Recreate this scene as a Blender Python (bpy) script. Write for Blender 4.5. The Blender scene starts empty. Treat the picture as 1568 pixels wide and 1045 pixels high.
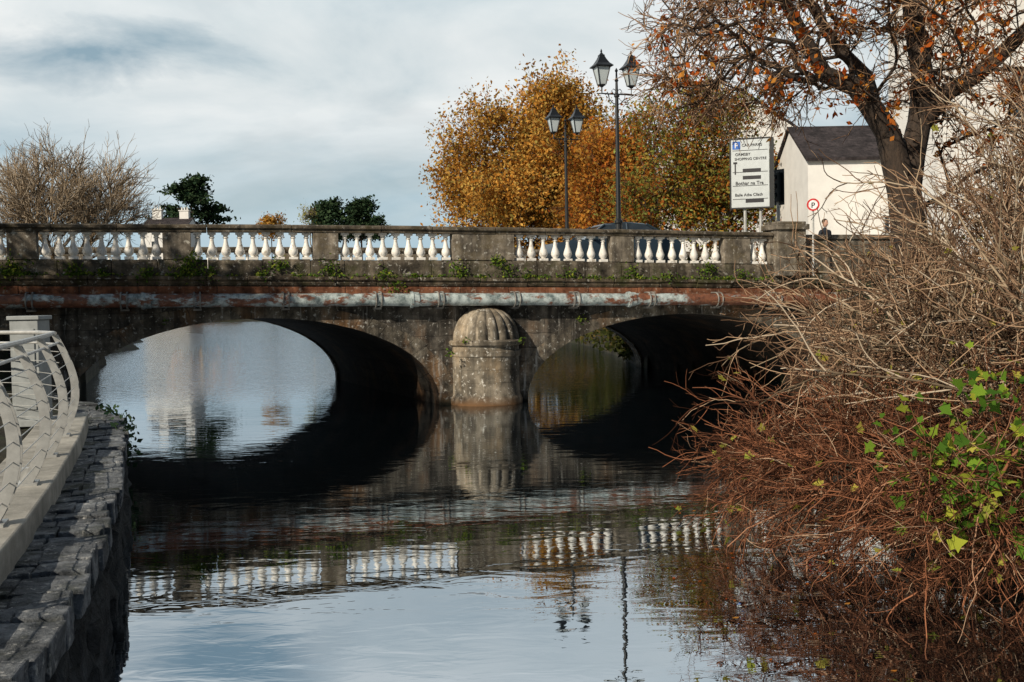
import bpy, bmesh, math, numpy as np
from mathutils import Vector, Matrix
rad = math.radians
scene = bpy.context.scene

# ------------------------------------------------------------------ helpers
def link(o, parent=None):
    scene.collection.objects.link(o)
    if parent is not None:
        o.parent = parent
    return o

def empty(name, loc=(0, 0, 0), rz=0.0):
    e = bpy.data.objects.new(name, None)
    e.location = loc
    e.rotation_euler = (0, 0, rz)
    e.empty_display_size = 0.3
    return link(e)

def mk(name, V, F, mat=None, parent=None, smooth=False):
    me = bpy.data.meshes.new(name)
    if isinstance(F, np.ndarray):
        V = np.asarray(V, dtype=np.float32)
        F = np.asarray(F, dtype=np.int32)
        n, k = F.shape
        me.vertices.add(len(V)); me.vertices.foreach_set('co', V.ravel())
        me.loops.add(n * k); me.loops.foreach_set('vertex_index', F.ravel())
        me.polygons.add(n)
        me.polygons.foreach_set('loop_start', np.arange(0, n * k, k, dtype=np.int32))
        try:
            me.polygons.foreach_set('loop_total', np.full(n, k, dtype=np.int32))
        except Exception:
            pass
        me.update(calc_edges=True)
    else:
        me.from_pydata([tuple(v) for v in V], [], [tuple(f) for f in F])
        me.update()
    if smooth:
        me.polygons.foreach_set('use_smooth', np.ones(len(me.polygons), dtype=bool))
    if mat:
        me.materials.append(mat)
    return link(bpy.data.objects.new(name, me), parent)

class MB:
    def __init__(s):
        s.V = []; s.F = []
    def add(s, V, F):
        o = len(s.V)
        s.V += [tuple(v) for v in V]
        s.F += [tuple(i + o for i in f) for f in F]
    def box(s, c, d, rz=0, jit=0, rng=None, tap=1.0):
        x, y, z = d[0] / 2, d[1] / 2, d[2] / 2
        P = [(-x, -y, -z), (x, -y, -z), (x, y, -z), (-x, y, -z), (-x * tap, -y * tap, z), (x * tap, -y * tap, z), (x * tap, y * tap, z), (-x * tap, y * tap, z)]
        ca, sa = math.cos(rz), math.sin(rz)
        V = []
        for p in P:
            q = (p[0] * ca - p[1] * sa + c[0], p[0] * sa + p[1] * ca + c[1], p[2] + c[2])
            if jit:
                q = tuple(a + rng.uniform(-jit, jit) for a in q)
            V.append(q)
        s.add(V, [(0, 3, 2, 1), (4, 5, 6, 7), (0, 1, 5, 4), (1, 2, 6, 5), (2, 3, 7, 6), (3, 0, 4, 7)])
    def lathe(s, prof, c, n=14, a0=0, sx=1, sy=1):
        V = []; F = []
        for r, z in prof:
            for i in range(n):
                a = a0 + 2 * math.pi * i / n
                V.append((c[0] + r * sx * math.cos(a), c[1] + r * sy * math.sin(a), c[2] + z))
        m = len(prof)
        for j in range(m - 1):
            for i in range(n):
                F.append((j * n + i, j * n + (i + 1) % n, (j + 1) * n + (i + 1) % n, (j + 1) * n + i))
        F.append(tuple(range(n - 1, -1, -1)))
        F.append(tuple((m - 1) * n + i for i in range(n)))
        s.add(V, F)
    def tube(s, pts, r, n=8, close=False):
        pts = [Vector(p) for p in pts]
        V = []; F = []
        m = len(pts)
        for j, p in enumerate(pts):
            t = (pts[min(j + 1, m - 1)] - pts[max(j - 1, 0)]).normalized()
            up = Vector((0, 0, 1)) if abs(t.z) < 0.9 else Vector((1, 0, 0))
            a = t.cross(up).normalized(); b = t.cross(a)
            rr = r[j] if isinstance(r, (list, tuple)) else r
            for i in range(n):
                th = 2 * math.pi * i / n
                V.append(p + (a * math.cos(th) + b * math.sin(th)) * rr)
        for j in range(m - 1):
            for i in range(n):
                F.append((j * n + i, j * n + (i + 1) % n, (j + 1) * n + (i + 1) % n, (j + 1) * n + i))
        F.append(tuple(range(n - 1, -1, -1))); F.append(tuple((m - 1) * n + i for i in range(n)))
        s.add(V, F)
    def obj(s, name, mat, parent=None, smooth=False, bevel=0):
        o = mk(name, s.V, s.F, mat, parent, smooth)
        bm = bmesh.new(); bm.from_mesh(o.data)
        bmesh.ops.recalc_face_normals(bm, faces=bm.faces)
        bm.to_mesh(o.data); bm.free()
        if smooth:
            md = o.modifiers.new('es', 'EDGE_SPLIT'); md.split_angle = rad(40)
        if bevel:
            b = o.modifiers.new('bv', 'BEVEL'); b.width = bevel; b.segments = 2; b.limit_method = 'ANGLE'
        return o

# ------------------------------------------------------------------ materials
def newmat(name):
    m = bpy.data.materials.new(name); m.use_nodes = True
    nt = m.node_tree
    return m, nt, nt.nodes['Principled BSDF']

def ramp(nt, fac, stops):
    r = nt.nodes.new('ShaderNodeValToRGB')
    e = r.color_ramp.elements
    while len(e) < len(stops):
        e.new(0.5)
    for i, (p, c) in enumerate(stops):
        e[i].position = p
        e[i].color = (c, c, c, 1) if not isinstance(c, (tuple, list)) else (c[0], c[1], c[2], 1)
    nt.links.new(fac, r.inputs['Fac'])
    return r.outputs['Color']

def mixc(nt, a, b, fac, mode='MIX'):
    m = nt.nodes.new('ShaderNodeMix'); m.data_type = 'RGBA'; m.blend_type = mode
    for inp, v in ((6, a), (7, b), (0, fac)):
        if hasattr(v, 'is_linked') or hasattr(v, 'links'):
            nt.links.new(v, m.inputs[inp])
        elif isinstance(v, (tuple, list)):
            m.inputs[inp].default_value = (v[0], v[1], v[2], 1)
        else:
            m.inputs[inp].default_value = v
    return m.outputs[2]

def noise(nt, scale, detail=6, rough=0.55, vec=None, coord='Object', sc=None, dist=0):
    if vec is None:
        tc = nt.nodes.new('ShaderNodeTexCoord'); vec = tc.outputs[coord]
    if sc:
        mp = nt.nodes.new('ShaderNodeMapping'); mp.inputs['Scale'].default_value = sc
        nt.links.new(vec, mp.inputs['Vector']); vec = mp.outputs['Vector']
    n = nt.nodes.new('ShaderNodeTexNoise')
    n.inputs['Scale'].default_value = scale; n.inputs['Detail'].default_value = detail
    n.inputs['Roughness'].default_value = rough; n.inputs['Distortion'].default_value = dist
    nt.links.new(vec, n.inputs['Vector'])
    return n.outputs['Fac']

def stone(name, dark, light, scale=2.5, rough=0.88, bump=0.5, brick=None, streak=0.0, moss=None, warm=None, lichen=None, bdist=0.03, wet=None, stain=0.85, pale=0.0):
    m, nt, b = newmat(name)
    n1 = noise(nt, scale, 6, 0.68)
    col = ramp(nt, n1, [(0.32, dark), (0.68, light)])
    n2 = noise(nt, scale * 0.22, 3, 0.6)
    col = mixc(nt, col, ramp(nt, n2, [(0.38, 0.4), (0.62, 1.0)]), stain, 'MULTIPLY')
    if warm:
        col = mixc(nt, col, warm, ramp(nt, noise(nt, scale * 0.35, 4, 0.6, sc=(1, 1, 0.6)), [(0.5, 0.0), (0.72, 0.7)]))
    if streak:
        n3 = noise(nt, 2.2, 5, 0.6, sc=(1.6, 1.6, 0.12))
        col = mixc(nt, col, ramp(nt, n3, [(0.38, 0.22), (0.62, 1.0)]), streak, 'MULTIPLY')
    if pale:
        n6 = noise(nt, 3.1, 5, 0.65, sc=(1.5, 1.5, 0.16))
        col = mixc(nt, col, (0.40, 0.39, 0.36), ramp(nt, n6, [(0.60, 0.0), (0.72, pale)]))
    if lichen:
        n4 = noise(nt, 9, 4, 0.7)
        col = mixc(nt, col, lichen, ramp(nt, n4, [(0.58, 0.0), (0.66, 0.75)]))
    if moss:
        n5 = noise(nt, 1.7, 5, 0.7)
        col = mixc(nt, col, moss, ramp(nt, n5, [(0.5, 0.0), (0.66, 0.8)]))
    if wet:
        tc = nt.nodes.new('ShaderNodeTexCoord')
        sp = nt.nodes.new('ShaderNodeSeparateXYZ'); nt.links.new(tc.outputs['Object'], sp.inputs[0])
        mm = nt.nodes.new('ShaderNodeMath'); mm.operation = 'MULTIPLY_ADD'; mm.inputs[1].default_value = 0.4
        nt.links.new(n2, mm.inputs[0]); nt.links.new(sp.outputs[2], mm.inputs[2])
        col = mixc(nt, wet, col, ramp(nt, mm.outputs[0], [(0.22, 0.0), (0.45, 1.0)]))
    h = noise(nt, scale * 5, 5, 0.7)
    if brick:
        tc = nt.nodes.new('ShaderNodeTexCoord')
        sp = nt.nodes.new('ShaderNodeSeparateXYZ'); nt.links.new(tc.outputs['Object'], sp.inputs[0])
        ad = nt.nodes.new('ShaderNodeMath'); ad.operation = 'MULTIPLY_ADD'; ad.inputs[1].default_value = brick[2] if len(brick) > 2 else 0.0
        nt.links.new(sp.outputs[1], ad.inputs[0]); nt.links.new(sp.outputs[0], ad.inputs[2])
        cb = nt.nodes.new('ShaderNodeCombineXYZ'); nt.links.new(ad.outputs[0], cb.inputs[0]); nt.links.new(sp.outputs[2], cb.inputs[1])
        nz = nt.nodes.new('ShaderNodeTexNoise'); nz.inputs['Scale'].default_value = 2.0; nt.links.new(cb.outputs[0], nz.inputs['Vector'])
        vm = nt.nodes.new('ShaderNodeVectorMath'); vm.operation = 'MULTIPLY_ADD'; vm.inputs[1].default_value = (0.08, 0.08, 0)
        nt.links.new(nz.outputs['Color'], vm.inputs[0]); nt.links.new(cb.outputs[0], vm.inputs[2])
        bt = nt.nodes.new('ShaderNodeTexBrick')
        bt.inputs['Color1'].default_value = (1, 1, 1, 1); bt.inputs['Color2'].default_value = (0.6, 0.6, 0.6, 1)
        bt.inputs['Mortar'].default_value = (0.3, 0.3, 0.3, 1)
        bt.inputs['Scale'].default_value = 1; bt.inputs['Brick Width'].default_value = brick[0]; bt.inputs['Row Height'].default_value = brick[1]
        bt.inputs['Mortar Size'].default_value = 0.012; bt.inputs['Mortar Smooth'].default_value = 0.4
        nt.links.new(vm.outputs[0], bt.inputs['Vector'])
        col = mixc(nt, col, bt.outputs['Color'], 0.65, 'MULTIPLY')
        mm = nt.nodes.new('ShaderNodeMath'); mm.operation = 'MULTIPLY_ADD'; mm.inputs[1].default_value = -0.8
        nt.links.new(bt.outputs['Fac'], mm.inputs[0]); nt.links.new(h, mm.inputs[2]); h = mm.outputs[0]
    nt.links.new(col, b.inputs['Base Color'])
    b.inputs['Roughness'].default_value = rough
    b.inputs['Specular IOR Level'].default_value = 0.2
    bp = nt.nodes.new('ShaderNodeBump'); bp.inputs['Strength'].default_value = bump; bp.inputs['Distance'].default_value = bdist
    nt.links.new(h, bp.inputs['Height']); nt.links.new(bp.outputs[0], b.inputs['Normal'])
    return m

def plain(name, col, rough=0.6, metal=0.0, var=0.25, scale=6):
    m, nt, b = newmat(name)
    n = noise(nt, scale, 5, 0.6)
    lo = tuple(c * (1 - var) for c in col); hi = tuple(min(1, c * (1 + var * 0.5)) for c in col)
    nt.links.new(ramp(nt, n, [(0.3, lo), (0.7, hi)]), b.inputs['Base Color'])
    b.inputs['Roughness'].default_value = rough; b.inputs['Metallic'].default_value = metal
    return m

def leafmat(name, stops, clump=0.5, cs=0.6, trans=0.3):
    m, nt, b = newmat(name)
    g = nt.nodes.new('ShaderNodeNewGeometry')
    col = ramp(nt, g.outputs['Random Per Island'], stops)
    n = noise(nt, cs, 2, 0.5)
    col = mixc(nt, col, ramp(nt, n, [(0.38, 0.4), (0.6, 1.0)]), clump, 'MULTIPLY')
    d = nt.nodes.new('ShaderNodeBsdfDiffuse'); nt.links.new(col, d.inputs['Color'])
    tr = nt.nodes.new('ShaderNodeBsdfTranslucent'); nt.links.new(col, tr.inputs['Color'])
    mx = nt.nodes.new('ShaderNodeMixShader'); mx.inputs[0].default_value = trans
    nt.links.new(d.outputs[0], mx.inputs[1]); nt.links.new(tr.outputs[0], mx.inputs[2])
    nt.nodes.remove(b)
    nt.links.new(mx.outputs[0], nt.nodes['Material Output'].inputs['Surface'])
    return m

def barkmat(name, dark, light, scale=8):
    m, nt, b = newmat(name)
    n = noise(nt, scale, 6, 0.7, sc=(1, 1, 0.35))
    col = ramp(nt, n, [(0.3, dark), (0.72, light)])
    nt.links.new(col, b.inputs['Base Color']); b.inputs['Roughness'].default_value = 0.9
    bp = nt.nodes.new('ShaderNodeBump'); bp.inputs['Strength'].default_value = 0.8; bp.inputs['Distance'].default_value = 0.05
    nt.links.new(n, bp.inputs['Height']); nt.links.new(bp.outputs[0], b.inputs['Normal'])
    return m

def twigmat(name, stops):
    m, nt, b = newmat(name)
    nt.nodes.remove(b)
    g = nt.nodes.new('ShaderNodeNewGeometry')
    col = ramp(nt, g.outputs['Random Per Island'], stops)
    d = nt.nodes.new('ShaderNodeBsdfDiffuse'); nt.links.new(col, d.inputs['Color'])
    nt.links.new(d.outputs[0], nt.nodes['Material Output'].inputs['Surface'])
    return m

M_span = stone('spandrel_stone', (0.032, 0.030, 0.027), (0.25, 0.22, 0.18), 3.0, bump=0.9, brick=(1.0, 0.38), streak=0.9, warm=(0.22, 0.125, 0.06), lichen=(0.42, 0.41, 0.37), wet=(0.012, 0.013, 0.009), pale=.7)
M_ring = stone('voussoir_stone', (0.045, 0.04, 0.034), (0.29, 0.25, 0.19), 3.5, bump=0.9, streak=0.8, warm=(0.30, 0.155, 0.065), lichen=(0.42, 0.41, 0.37), wet=(0.022, 0.02, 0.012), pale=.7)
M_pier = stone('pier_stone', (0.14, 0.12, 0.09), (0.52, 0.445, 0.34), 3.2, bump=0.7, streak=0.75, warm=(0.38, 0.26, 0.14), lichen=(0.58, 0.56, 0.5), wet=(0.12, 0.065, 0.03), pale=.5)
M_ped = stone('parapet_stone', (0.12, 0.10, 0.078), (0.40, 0.345, 0.27), 4, bump=0.6, streak=0.85, lichen=(0.46, 0.44, 0.38), moss=(0.11, 0.085, 0.045), stain=.7)
M_plin = stone('plinth_stone', (0.05, 0.042, 0.032), (0.27, 0.225, 0.165), 4, bump=0.9, streak=0.8, lichen=(0.40, 0.38, 0.33), moss=(0.05, 0.05, 0.02), stain=.8)
M_cope = stone('coping_stone', (0.035, 0.03, 0.024), (0.21, 0.17, 0.12), 5, bump=0.4, lichen=(0.34, 0.32, 0.28), moss=(0.05, 0.04, 0.018))
M_corn = stone('cornice_stone', (0.05, 0.04, 0.03), (0.27, 0.205, 0.14), 4, bump=0.6, streak=0.8, lichen=(0.4, 0.38, 0.33), moss=(0.045, 0.045, 0.016))
M_redc = stone('reddish_course_stone', (0.10, 0.035, 0.018), (0.40, 0.17, 0.09), 4, bump=0.6, streak=0.6, lichen=(0.36, 0.30, 0.24), stain=.6)
M_barrel = stone('barrel_stone', (0.007, 0.007, 0.0065), (0.04, 0.033, 0.025), 3, bump=0.8, brick=(0.9, 0.35), streak=0.5, warm=(0.10, 0.05, 0.02))  # stone colour darkened to deepen the shade inside the arches
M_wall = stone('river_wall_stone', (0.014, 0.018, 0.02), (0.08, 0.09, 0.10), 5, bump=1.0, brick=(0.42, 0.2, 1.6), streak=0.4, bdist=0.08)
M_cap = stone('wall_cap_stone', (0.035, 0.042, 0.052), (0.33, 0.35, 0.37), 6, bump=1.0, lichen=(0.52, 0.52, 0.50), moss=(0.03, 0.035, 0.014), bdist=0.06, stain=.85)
M_conc = stone('concrete', (0.24, 0.23, 0.20), (0.44, 0.42, 0.37), 4, bump=0.3, stain=.5)
M_quay = stone('quay_stone', (0.02, 0.02, 0.016), (0.09, 0.08, 0.055), 3, bump=0.7, brick=(0.7, 0.3, 1.0), streak=0.5, moss=(0.03, 0.04, 0.012))
M_asph = plain('asphalt', (0.05, 0.05, 0.052), 0.9)
M_pave = plain('paving', (0.3, 0.29, 0.27), 0.9)
M_black = plain('black_paint', (0.008, 0.01, 0.012), 0.45, 0.0)
M_steel = plain('galvanised_steel', (0.48, 0.48, 0.46), 0.42, 0.4, 0.25, 10)
M_white = plain('white_render', (0.72, 0.71, 0.68), 0.8, 0, 0.12, 1.5)
M_slate = stone('slate_roof', (0.022, 0.018, 0.02), (0.085, 0.07, 0.072), 6, bump=0.3, brick=(.5, .25, 1.0))
M_glassdark = plain('window_glass', (0.03, 0.04, 0.05), 0.08)
M_bark = barkmat('dark_bark', (0.008, 0.006, 0.005), (0.07, 0.046, 0.03), 11)
M_twig = twigmat('brown_twigs', [(0.0, (0.04, 0.024, 0.016)), (0.5, (0.20, 0.12, 0.075)), (1.0, (0.44, 0.30, 0.19))])
M_twigr = twigmat('red_twigs', [(0.0, (0.014, 0.007, 0.005)), (0.5, (0.11, 0.047, 0.027)), (0.9, (0.30, 0.125, 0.065)), (1.0, (0.42, 0.30, 0.2))])
M_twigb = twigmat('beige_twigs', [(0.0, (0.10, 0.075, 0.05)), (0.6, (0.34, 0.26, 0.175)), (1.0, (0.52, 0.44, 0.34))])
M_twigd = twigmat('dark_twigs', [(0.0, (0.02, 0.012, 0.01)), (0.6, (0.09, 0.05, 0.035)), (1.0, (0.26, 0.15, 0.09))])

M_bal, nt, b = newmat('baluster_paint')
c = ramp(nt, noise(nt, 9, 6, 0.7), [(0.34, (0.42, 0.37, 0.30)), (0.46, (0.85, 0.82, 0.76))])
c = mixc(nt, c, ramp(nt, noise(nt, 1.1, 4, 0.6), [(0.4, 0.75), (0.6, 1.0)]), 1.0, 'MULTIPLY')
nt.links.new(c, b.inputs['Base Color']); b.inputs['Roughness'].default_value = 0.6
M_pipe, nt, b = newmat('rusty_pipe_paint')
tc = nt.nodes.new('ShaderNodeTexCoord'); sp = nt.nodes.new('ShaderNodeSeparateXYZ'); nt.links.new(tc.outputs['Object'], sp.inputs[0])
n1 = noise(nt, 2.6, 8, 0.72, sc=(0.55, 1, 1.2))
mr = nt.nodes.new('ShaderNodeValToRGB'); e = mr.color_ramp.elements
while len(e) < 6: e.new(0.5)
for i, (p, v) in enumerate([(0, 0.13), (0.22, 0.10), (0.40, 0.03), (0.62, 0.0), (0.74, 0.05), (0.84, 0.18)]):
    e[i].position = p; e[i].color = (max(v, 0),) * 3 + (1,)
mp = nt.nodes.new('ShaderNodeMapRange'); mp.inputs[1].default_value = -16; mp.inputs[2].default_value = 11
nt.links.new(sp.outputs[0], mp.inputs[0]); nt.links.new(mp.outputs[0], mr.inputs[0])
ad = nt.nodes.new('ShaderNodeMath'); ad.operation = 'ADD'; nt.links.new(n1, ad.inputs[0]); nt.links.new(mr.outputs[0], ad.inputs[1])
rust = ramp(nt, noise(nt, 12, 6, 0.7), [(0.3, (0.05, 0.02, 0.012)), (0.7, (0.26, 0.10, 0.05))])
paint = ramp(nt, noise(nt, 4, 8, 0.78), [(0.38, (0.09, 0.12, 0.12)), (0.58, (0.46, 0.52, 0.51))])
c = mixc(nt, paint, rust, ramp(nt, ad.outputs[0], [(0.54, 0.0), (0.60, 1.0)]))
nt.links.new(c, b.inputs['Base Color']); b.inputs['Roughness'].default_value = 0.6
bp = nt.nodes.new('ShaderNodeBump'); bp.inputs['Strength'].default_value = 0.4; bp.inputs['Distance'].default_value = 0.02
nt.links.new(ad.outputs[0], bp.inputs['Height']); nt.links.new(bp.outputs[0], b.inputs['Normal'])

# ------------------------------------------------------------------ stone bridge (local axes: x along, y into depth, z up)
BR = empty('stone_bridge', (0, 28.5, 0), math.atan(0.3))
def prof(tab):
    xs = [a for a, _ in tab]; ys = [v for _, v in tab]
    return lambda s: float(np.interp(s, xs, ys))
ztop = prof([(-18, 4.86), (-12.7, 4.83), (-5, 4.81), (-.75, 4.76), (3.3, 4.70), (8, 4.61), (16, 4.45)])
zbal = prof([(-18, 3.98), (-11, 3.97), (-.75, 3.87), (3, 3.79), (8, 3.68), (16, 3.5)])
zcor = prof([(-18, 3.68), (-12.7, 3.60), (-.75, 3.40), (8, 3.22), (16, 3.05)])
zpip = prof([(-18, 3.04), (-12.7, 2.98), (-.75, 2.81), (8, 2.64), (16, 2.48)])
WID = 11.0; SK = -0.13
arches = [(-6.75, 4.75, 2.45), (5.15, 4.75, 2.30)]

def face_columns():
    cols = [(-18, -1.0)]
    for c, a, h in arches:
        cols.append((c - a, -1.0))
        for i in range(0, 49):
            t = math.pi * (1 - i / 48)
            cols.append((c + a * math.cos(t), h * math.sin(t) ** 0.95 if 0 < i < 48 else 0.0))
        cols.append((c + a, -1.0))
    cols.append((16, -1.0))
    return cols
cols = face_columns()
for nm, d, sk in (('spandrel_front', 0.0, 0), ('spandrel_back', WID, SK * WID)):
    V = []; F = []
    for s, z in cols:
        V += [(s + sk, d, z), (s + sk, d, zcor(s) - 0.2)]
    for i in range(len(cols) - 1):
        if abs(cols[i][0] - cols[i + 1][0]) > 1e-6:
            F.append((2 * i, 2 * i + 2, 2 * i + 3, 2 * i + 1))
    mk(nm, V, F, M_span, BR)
V = []; F = []
for c, a, h in arches:
    o = len(V)
    n = 48; pts = [(c - a, -1.0)] + [(c + a * math.cos(math.pi * (1 - i / n)), max(0, h * max(0, math.sin(math.pi * i / n)) ** 0.95)) for i in range(n + 1)] + [(c + a, -1.0)]
    nd = 8
    for j in range(nd + 1):
        d = WID * j / nd
        V += [(p[0] + SK * d, d, p[1]) for p in pts]
    m = len(pts)
    for j in range(nd):
        for i in range(m - 1):
            F.append((o + j * m + i, o + (j + 1) * m + i, o + (j + 1) * m + i + 1, o + j * m + i + 1))
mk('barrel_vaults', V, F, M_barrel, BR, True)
rng = np.random.default_rng(3)
mb = MB()
for side in (0, 1):
    for c, a, h in arches:
        n = 33
        edges = np.linspace(0, 1, n + 1); edges[1:-1] += rng.uniform(-.006, .006, n - 1)
        for i in range(n):
            t0 = math.pi * (1 - edges[i] - 0.0004); t1 = math.pi * (1 - edges[i + 1] + 0.0004)
            th = 0.40 + rng.uniform(-.03, 0.08)
            pr = 0.010 + rng.uniform(0, 0.014)
            if side == 0: y0, y1, sk = -pr, 0.5, 0
            else: y0, y1, sk = WID - 0.5, WID + pr, SK * WID
            P = []
            for t in (t0, t1):
                for k in (-0.015, th):
                    P.append((c + (a + k) * math.cos(t) + sk, (h + k) * max(0, math.sin(t)) ** 0.95 - (0.25 if math.sin(t) < 0.03 else 0)))
            q = [P[0], P[1], P[3], P[2]]
            Vv = [(p[0], y0, p[1]) for p in q] + [(p[0], y1, p[1]) for p in q]
            mb.add(Vv, [(0, 1, 2, 3), (7, 6, 5, 4), (0, 4, 5, 1), (1, 5, 6, 2), (2, 6, 7, 3), (3, 7, 4, 0)])
mb.obj('voussoirs', M_ring, BR, bevel=0.005)

def sweep(name, s0, s1, sec, mat, step=0.5, parent=BR):
    ss = list(np.arange(s0, s1, step)) + [s1]
    mb = MB(); V = []; F = []
    for s in ss:
        for d, z in sec(s):
            V.append((s, d, z))
    k = len(sec(s0)); m = len(ss)
    for j in range(m - 1):
        for i in range(k):
            F.append((j * k + i, j * k + (i + 1) % k, (j + 1) * k + (i + 1) % k, (j + 1) * k + i))
    F.append(tuple(range(k))); F.append(tuple((m - 1) * k + i for i in range(k - 1, -1, -1)))
    mb.add(V, F)
    return mb.obj(name, mat, parent)

def stones(name, s0, s1, L, sec, mat, bevel=0.012, jit=0.006):
    mb = MB(); s = s0; r = np.random.default_rng(len(name) * 7)
    while s < s1 - 0.05:
        e_ = min(s1, s + L * r.uniform(0.7, 1.3)); g = 0.006
        dy = r.uniform(-jit, jit); dz = r.uniform(-jit, jit)
        A = [(s + g, d + dy, z + dz) for d, z in sec(s)]; B = [(e_ - g, d + dy, z + dz + r.uniform(-.004, .004)) for d, z in sec(e_)]
        k = len(A)
        F = [(i, (i + 1) % k, k + (i + 1) % k, k + i) for i in range(k)] + [tuple(range(k)), tuple(range(2 * k - 1, k - 1, -1))]
        mb.add(A + B, F); s = e_
    return mb.obj(name, mat, BR, bevel=bevel)

def cornice_sec(front):
    def f(s):
        z = zcor(s)
        L = [(0.3, z - 0.24), (-0.04, z - 0.24), (-0.08, z - 0.17), (-0.08, z - 0.13), (-0.14, z - 0.09), (-0.14, z - 0.01), (-0.09, z), (0.3, z)]
        return L if front else [(WID - d, z_) for d, z_ in L]
    return f
def plinth_sec(front):
    def f(s):
        a, b_ = zcor(s) + 0.002, zbal(s)
        L = [(0.33, a), (-0.06, a), (-0.05, b_ - 0.1), (-0.0, b_), (0.33, b_)]
        return L if front else [(WID - d, z_) for d, z_ in L]
    return f
def cope_sec(front):
    def f(s):
        a = ztop(s)
        L = [(0.36, a - 0.19), (-0.05, a - 0.19), (-0.05, a - 0.12), (-0.11, a - 0.10), (-0.11, a - 0.03), (-0.04, a), (0.34, a), (0.4, a - 0.04), (0.4, a - 0.12)]
        return L if front else [(WID - d, z_) for d, z_ in L]
    return f
END = 8.05
for fr in (True, False):
    t = '' if fr else '_far'
    stones('cornice' + t, -18, 15, 1.3, cornice_sec(fr), M_corn, jit=.012)
    stones('plinth' + t, -18, 15, 1.1, plinth_sec(fr), M_plin, jit=.014)
    stones('coping' + t, -18, 15 if not fr else END, 1.9, cope_sec(fr), M_cope)
stones('stained_course', -18, 15, 1.5, lambda s: [(0.2, zcor(s) - .46), (-.035, zcor(s) - .46), (-.035, zcor(s) - .257), (.2, zcor(s) - .257)], M_redc, jit=.006)  # separate reddish strip added between cornice and pipe
panels = [(-11.84, -8.98, 9), (-8.31, -5.29, 9), (-4.65, -1.61, 9), (0.11, 2.94, 8), (3.64, 6.46, 8), (7.32, 7.95, 2)]
panels_left = [(-15.3, -12.5, 9)]
allp = panels_left + panels
peds = []; prev = -18
for a, b_, n in allp:
    peds.append((prev, a)); prev = b_
peds.append((prev, END + 0.1))
BALP = [(0.085, 0), (0.085, 0.05), (0.06, 0.065), (0.068, 0.09), (0.05, 0.11), (0.095, 0.18), (0.118, 0.26), (0.112, 0.34), (0.088, 0.44), (0.06, 0.56), (0.047, 0.68), (0.044, 0.76), (0.068, 0.79), (0.068, 0.82), (0.048, 0.84), (0.068, 0.9), (0.088, 0.93), (0.088, 1.0)]
rng = np.random.default_rng(4)
for fr in (True, False):
    mb = MB(); mp_ = MB()
    y = 0.14 if fr else WID - 0.14
    for a, b_ in peds:
        V = []
        for s in (a, b_):
            V += [(s, y - 0.17, zbal(s)), (s, y + 0.19, zbal(s)), (s, y + 0.19, ztop(s) - 0.188), (s, y - 0.17, ztop(s) - 0.188)]
        mp_.add(V, [(0, 1, 2, 3), (7, 6, 5, 4), (0, 4, 5, 1), (1, 5, 6, 2), (2, 6, 7, 3), (3, 7, 4, 0)])
    for a, b_, n in allp:
        for i in range(n):
            s = a + (i + 0.5) * (b_ - a) / n + rng.uniform(-.012, .012)
            zb = zbal(s) + 0.001; H = ztop(s) - 0.19 - zb
            mb.lathe([(r * 1.02, z * H) for r, z in BALP], (s, y, zb), 12)
            mb.box((s, y, zb + 0.035), (0.21, 0.21, 0.07)); mb.box((s, y, zb + H - 0.03), (0.2, 0.2, 0.06))
    mp_.obj('pedestals' + ('' if fr else '_far'), M_ped, BR, bevel=0.012)
    mb.obj('balusters' + ('' if fr else '_far'), M_bal, BR, smooth=True)
mb = MB()
mb.box((8.55, 0.1, 4.0), (0.95, 0.75, 1.35)); mb.box((8.55, 0.1, 4.76), (1.1, 0.9, 0.16)); mb.box((8.55, 0.1, 4.88), (0.95, 0.75, 0.08))
mb.box((11.8, 0.12, 3.9), (5.4, 0.4, 1.0)); mb.box((11.8, 0.12, 4.47), (5.4, 0.52, 0.14))
mb.obj('end_pier', M_ped, BR, bevel=0.02)
sweep('deck_slab', -18, 15, lambda s: [(0.3, zcor(s) - 0.3), (WID - 0.3, zcor(s) - 0.3), (WID - 0.3, zcor(s)), (0.3, zcor(s))], M_conc, 1)
sweep('deck_pavement', -18, 15, lambda s: [(0.34, ztop(s) - 1.25), (2.2, ztop(s) - 1.25), (2.2, ztop(s) - 1.1), (0.34, ztop(s) - 1.1)], M_pave, 1)
sweep('deck_pavement_far', -18, 15, lambda s: [(WID - 2.2, ztop(s) - 1.25), (WID - .34, ztop(s) - 1.25), (WID - .34, ztop(s) - 1.1), (WID - 2.2, ztop(s) - 1.1)], M_pave, 1)
sweep('deck_road', -18, 15, lambda s: [(2.2, ztop(s) - 1.26), (WID - 2.2, ztop(s) - 1.26), (WID - 2.2, ztop(s) - 1.22), (2.2, ztop(s) - 1.22)], M_asph, 1)
pc = (-0.76, 0.02)
mb = MB()
body = [(0.99, -1.0), (0.99, 0.12), (0.96, 0.2), (0.93, 0.24), (0.92, 0.58), (0.912, 0.585), (0.912, .595), (0.92, 0.6), (0.92, 0.92), (0.912, .925), (0.912, .935), (0.92, 0.94), (0.92, 1.28), (0.95, 1.3), (0.96, 1.42), (0.92, 1.45), (0.91, 1.55), (1.0, 1.6), (1.02, 1.68), (0.98, 1.72), (0.9, 1.73)]
mb.lathe(body, (pc[0], pc[1], 0), 40)
mb.obj('cutwater', M_pier, BR, smooth=True)
V = []; F = []; nr, ns = 18, 144; lobes = 18
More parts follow.
